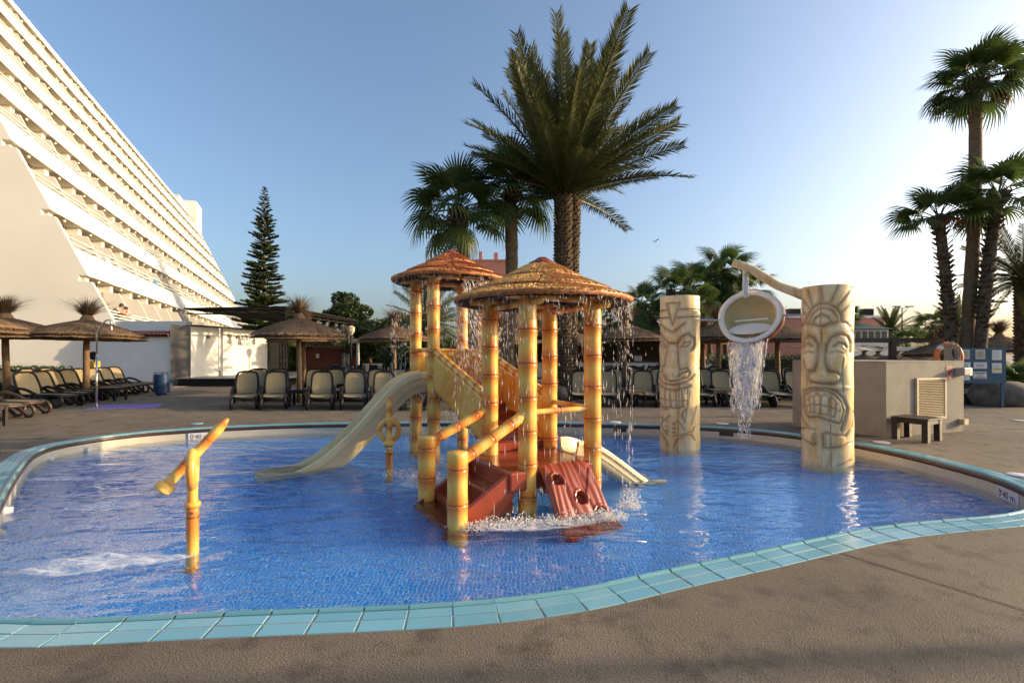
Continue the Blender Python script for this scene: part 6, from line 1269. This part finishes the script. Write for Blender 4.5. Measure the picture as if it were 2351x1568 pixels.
# ------------------------------------------------------------------ people
def person(lab, loc_, rz, J, top, legs, hair='hair', sleeve=False):
    """J: joint name -> local point (facing +X); one continuous skinned body, clothes on top"""
    t = thing('person', lab, 'person', loc_, rz); order = ['pelvis', 'waist', 'chest', 'neck', 'head', 'crown']; rad = {'pelvis': .13, 'waist': .115, 'chest': .135, 'neck': .052, 'head': .085, 'crown': .06, 'sh': .06, 'el': .042, 'wr': .032, 'ha': .036, 'hip': .085, 'kn': .058, 'an': .042, 'to': .038}
    names = order[:]; ed = [(i, i + 1) for i in range(5)]; vs = [Vector(J[q]) for q in order]; rr = [rad[q] for q in order]
    def chain(start, keys, kinds):
        prev = order.index(start)
        for key, kd in zip(keys, kinds): vs.append(Vector(J[key])); rr.append(rad[kd]); ed.append((prev, len(vs) - 1)); prev = len(vs) - 1
    for s in 'lr': chain('chest', [k + s for k in ('sh', 'el', 'wr', 'ha')], ('sh', 'el', 'wr', 'ha')); chain('pelvis', [k + s for k in ('hip', 'kn', 'an', 'to')], ('hip', 'kn', 'an', 'to'))
    def skin(nm, vs_, ed_, rr_, m, par):
        me = bpy.data.meshes.new(nm); me.from_pydata([tuple(v) for v in vs_], ed_, []); me.materials.append(m); o = obj(nm, me, par); o.modifiers.new('skin', 'SKIN'); 
        for d, r_ in zip(me.skin_vertices[0].data, rr_): d.radius = (r_, r_)
        me.skin_vertices[0].data[0].use_root = True; sd = o.modifiers.new('sub', 'SUBSURF'); sd.levels = 2; sd.render_levels = 2; o.modifiers['skin'].use_smooth_shade = True; return o
    skin('body', vs, ed, rr, M['skin'], t)
    ce = Vector(J['chest']); pe = Vector(J['pelvis']); wa = Vector(J['waist']); ne = Vector(J['neck'])
    sv, se, sr = [pe, wa, ce, ce.lerp(ne, .6)], [(0, 1), (1, 2), (2, 3)], [.15, .14, .155, .08]
    for s in 'lr':
        sv.append(Vector(J['sh' + s])); se.append((2, len(sv) - 1)); sr.append(.075)
        if sleeve: sv.append(Vector(J['el' + s])); se.append((len(sv) - 2, len(sv) - 1)); sr.append(.055); sv.append(Vector(J['wr' + s])); se.append((len(sv) - 2, len(sv) - 1)); sr.append(.045)
    skin('shirt', sv, se, sr, M[top], t)
    lv, le, lr_ = [pe + Vector((0, 0, .03))], [], [.15]
    for s in 'lr':
        for k, r_ in (('hip', .10), ('kn', .072), ('an', .06)): lv.append(Vector(J[k + s])); le.append((0 if k == 'hip' else len(lv) - 2, len(lv) - 1)); lr_.append(r_)
    skin('trousers', lv, le, lr_, M[legs], t)
    hd = Vector(J['head']); cr_ = Vector(J['crown']); up = (cr_ - hd).normalized(); b = MB(); b.lathe([(.001, .125), (.05, .115), (.085, .07), (.098, .01), (.09, -.04)], 14); q = up.to_track_quat('Z', 'Y').to_matrix(); b.v = [tuple(q @ Vector(v) + hd + Vector((-.02, 0, .03))) for v in b.v]; b.build('hair', M[hair], t, True)
    b = MB()
    for s in (-1, 1): b.lathe([(.001, .012), (.012, 0), (.001, -.012)], 8, tuple(hd + Vector((.082, s * .032, .01))))
    b.build('eye', M['ink'], t, True); b = MB(); b.lathe([(.001, .03), (.014, -.012), (.001, -.016)], 8, tuple(hd + Vector((.094, 0, -.02)))); b.build('nose', M['skin'], t, True)
    return t
stand = {'pelvis': (0, 0, .93), 'waist': (.0, 0, 1.1), 'chest': (.03, 0, 1.30), 'neck': (.05, 0, 1.47), 'head': (.09, 0, 1.56), 'crown': (.10, 0, 1.64), 'shl': (.02, .18, 1.38), 'ell': (.16, .24, 1.16), 'wrl': (.38, .15, 1.20), 'hal': (.46, .13, 1.21), 'shr': (.02, -.18, 1.38), 'elr': (.10, -.25, 1.13), 'wrr': (.32, -.2, 1.08), 'har': (.41, -.18, 1.09), 'hipl': (0, .09, .86), 'knl': (.02, .1, .48), 'anl': (-.02, .1, .08), 'tol': (.12, .1, .04), 'hipr': (0, -.09, .86), 'knr': (.05, -.1, .48), 'anr': (.03, -.1, .08), 'tor': (.17, -.11, .04)}
person('waiter in a pale shirt and black trousers standing before the white bar', ((1293 - CX) / F * 27.6, 27.6, 0), R(185), stand, 'shirt', 'darkcloth', sleeve=True)
lean = {'pelvis': (-.25, 0, .90), 'waist': (-.16, 0, 1.06), 'chest': (.02, 0, 1.22), 'neck': (.14, 0, 1.36), 'head': (.22, 0, 1.42), 'crown': (.26, 0, 1.50), 'shl': (.04, .19, 1.29), 'ell': (.24, .24, 1.06), 'wrl': (.40, .1, 1.16), 'hal': (.46, .05, 1.2), 'shr': (.04, -.19, 1.29), 'elr': (.24, -.24, 1.06), 'wrr': (.42, -.12, 1.08), 'har': (.5, -.08, 1.1), 'hipl': (-.25, .09, .84), 'knl': (-.15, .1, .47), 'anl': (-.25, .1, .08), 'tol': (-.1, .1, .04), 'hipr': (-.25, -.09, .84), 'knr': (-.18, -.1, .47), 'anr': (-.3, -.1, .08), 'tor': (-.15, -.1, .04)}
zf = Z0 - FH + .24; rzf = math.atan2(-VX.y, -VX.x)
q = hp(1.75, -SB + .86, zf + .02); person('person in a white tank top leaning on the lowest hotel balcony rail', tuple(q), rzf, lean, 'tank', 'darkcloth'); q = hp(2.45, -SB + .88, zf - .06); person('person in dark clothes leaning close beside the one in white on the balcony', tuple(q), rzf + .5, lean, 'darkcloth', 'darkcloth')
# gull
t = thing('seagull', 'small seagull gliding in the open sky', 'bird', tuple(px(1505, 555, 40)), R(20)); b = MB(); b.tube([(-.2, 0, 0), (0, 0, .02), (.16, 0, .02), (.22, 0, .01)], [.02, .05, .04, .01], 8); b.build('body', M['paper'], t, True)
for s in (-1, 1): b = MB(); b.prism([(-.06, 0), (.08, 0), (.06, .25), (-.02, .55), (-.06, .3)], lambda x, y, z: Vector((x, s * y, .04 + y * .18 + z)), .012); b.build('wing', M['grey'], t)
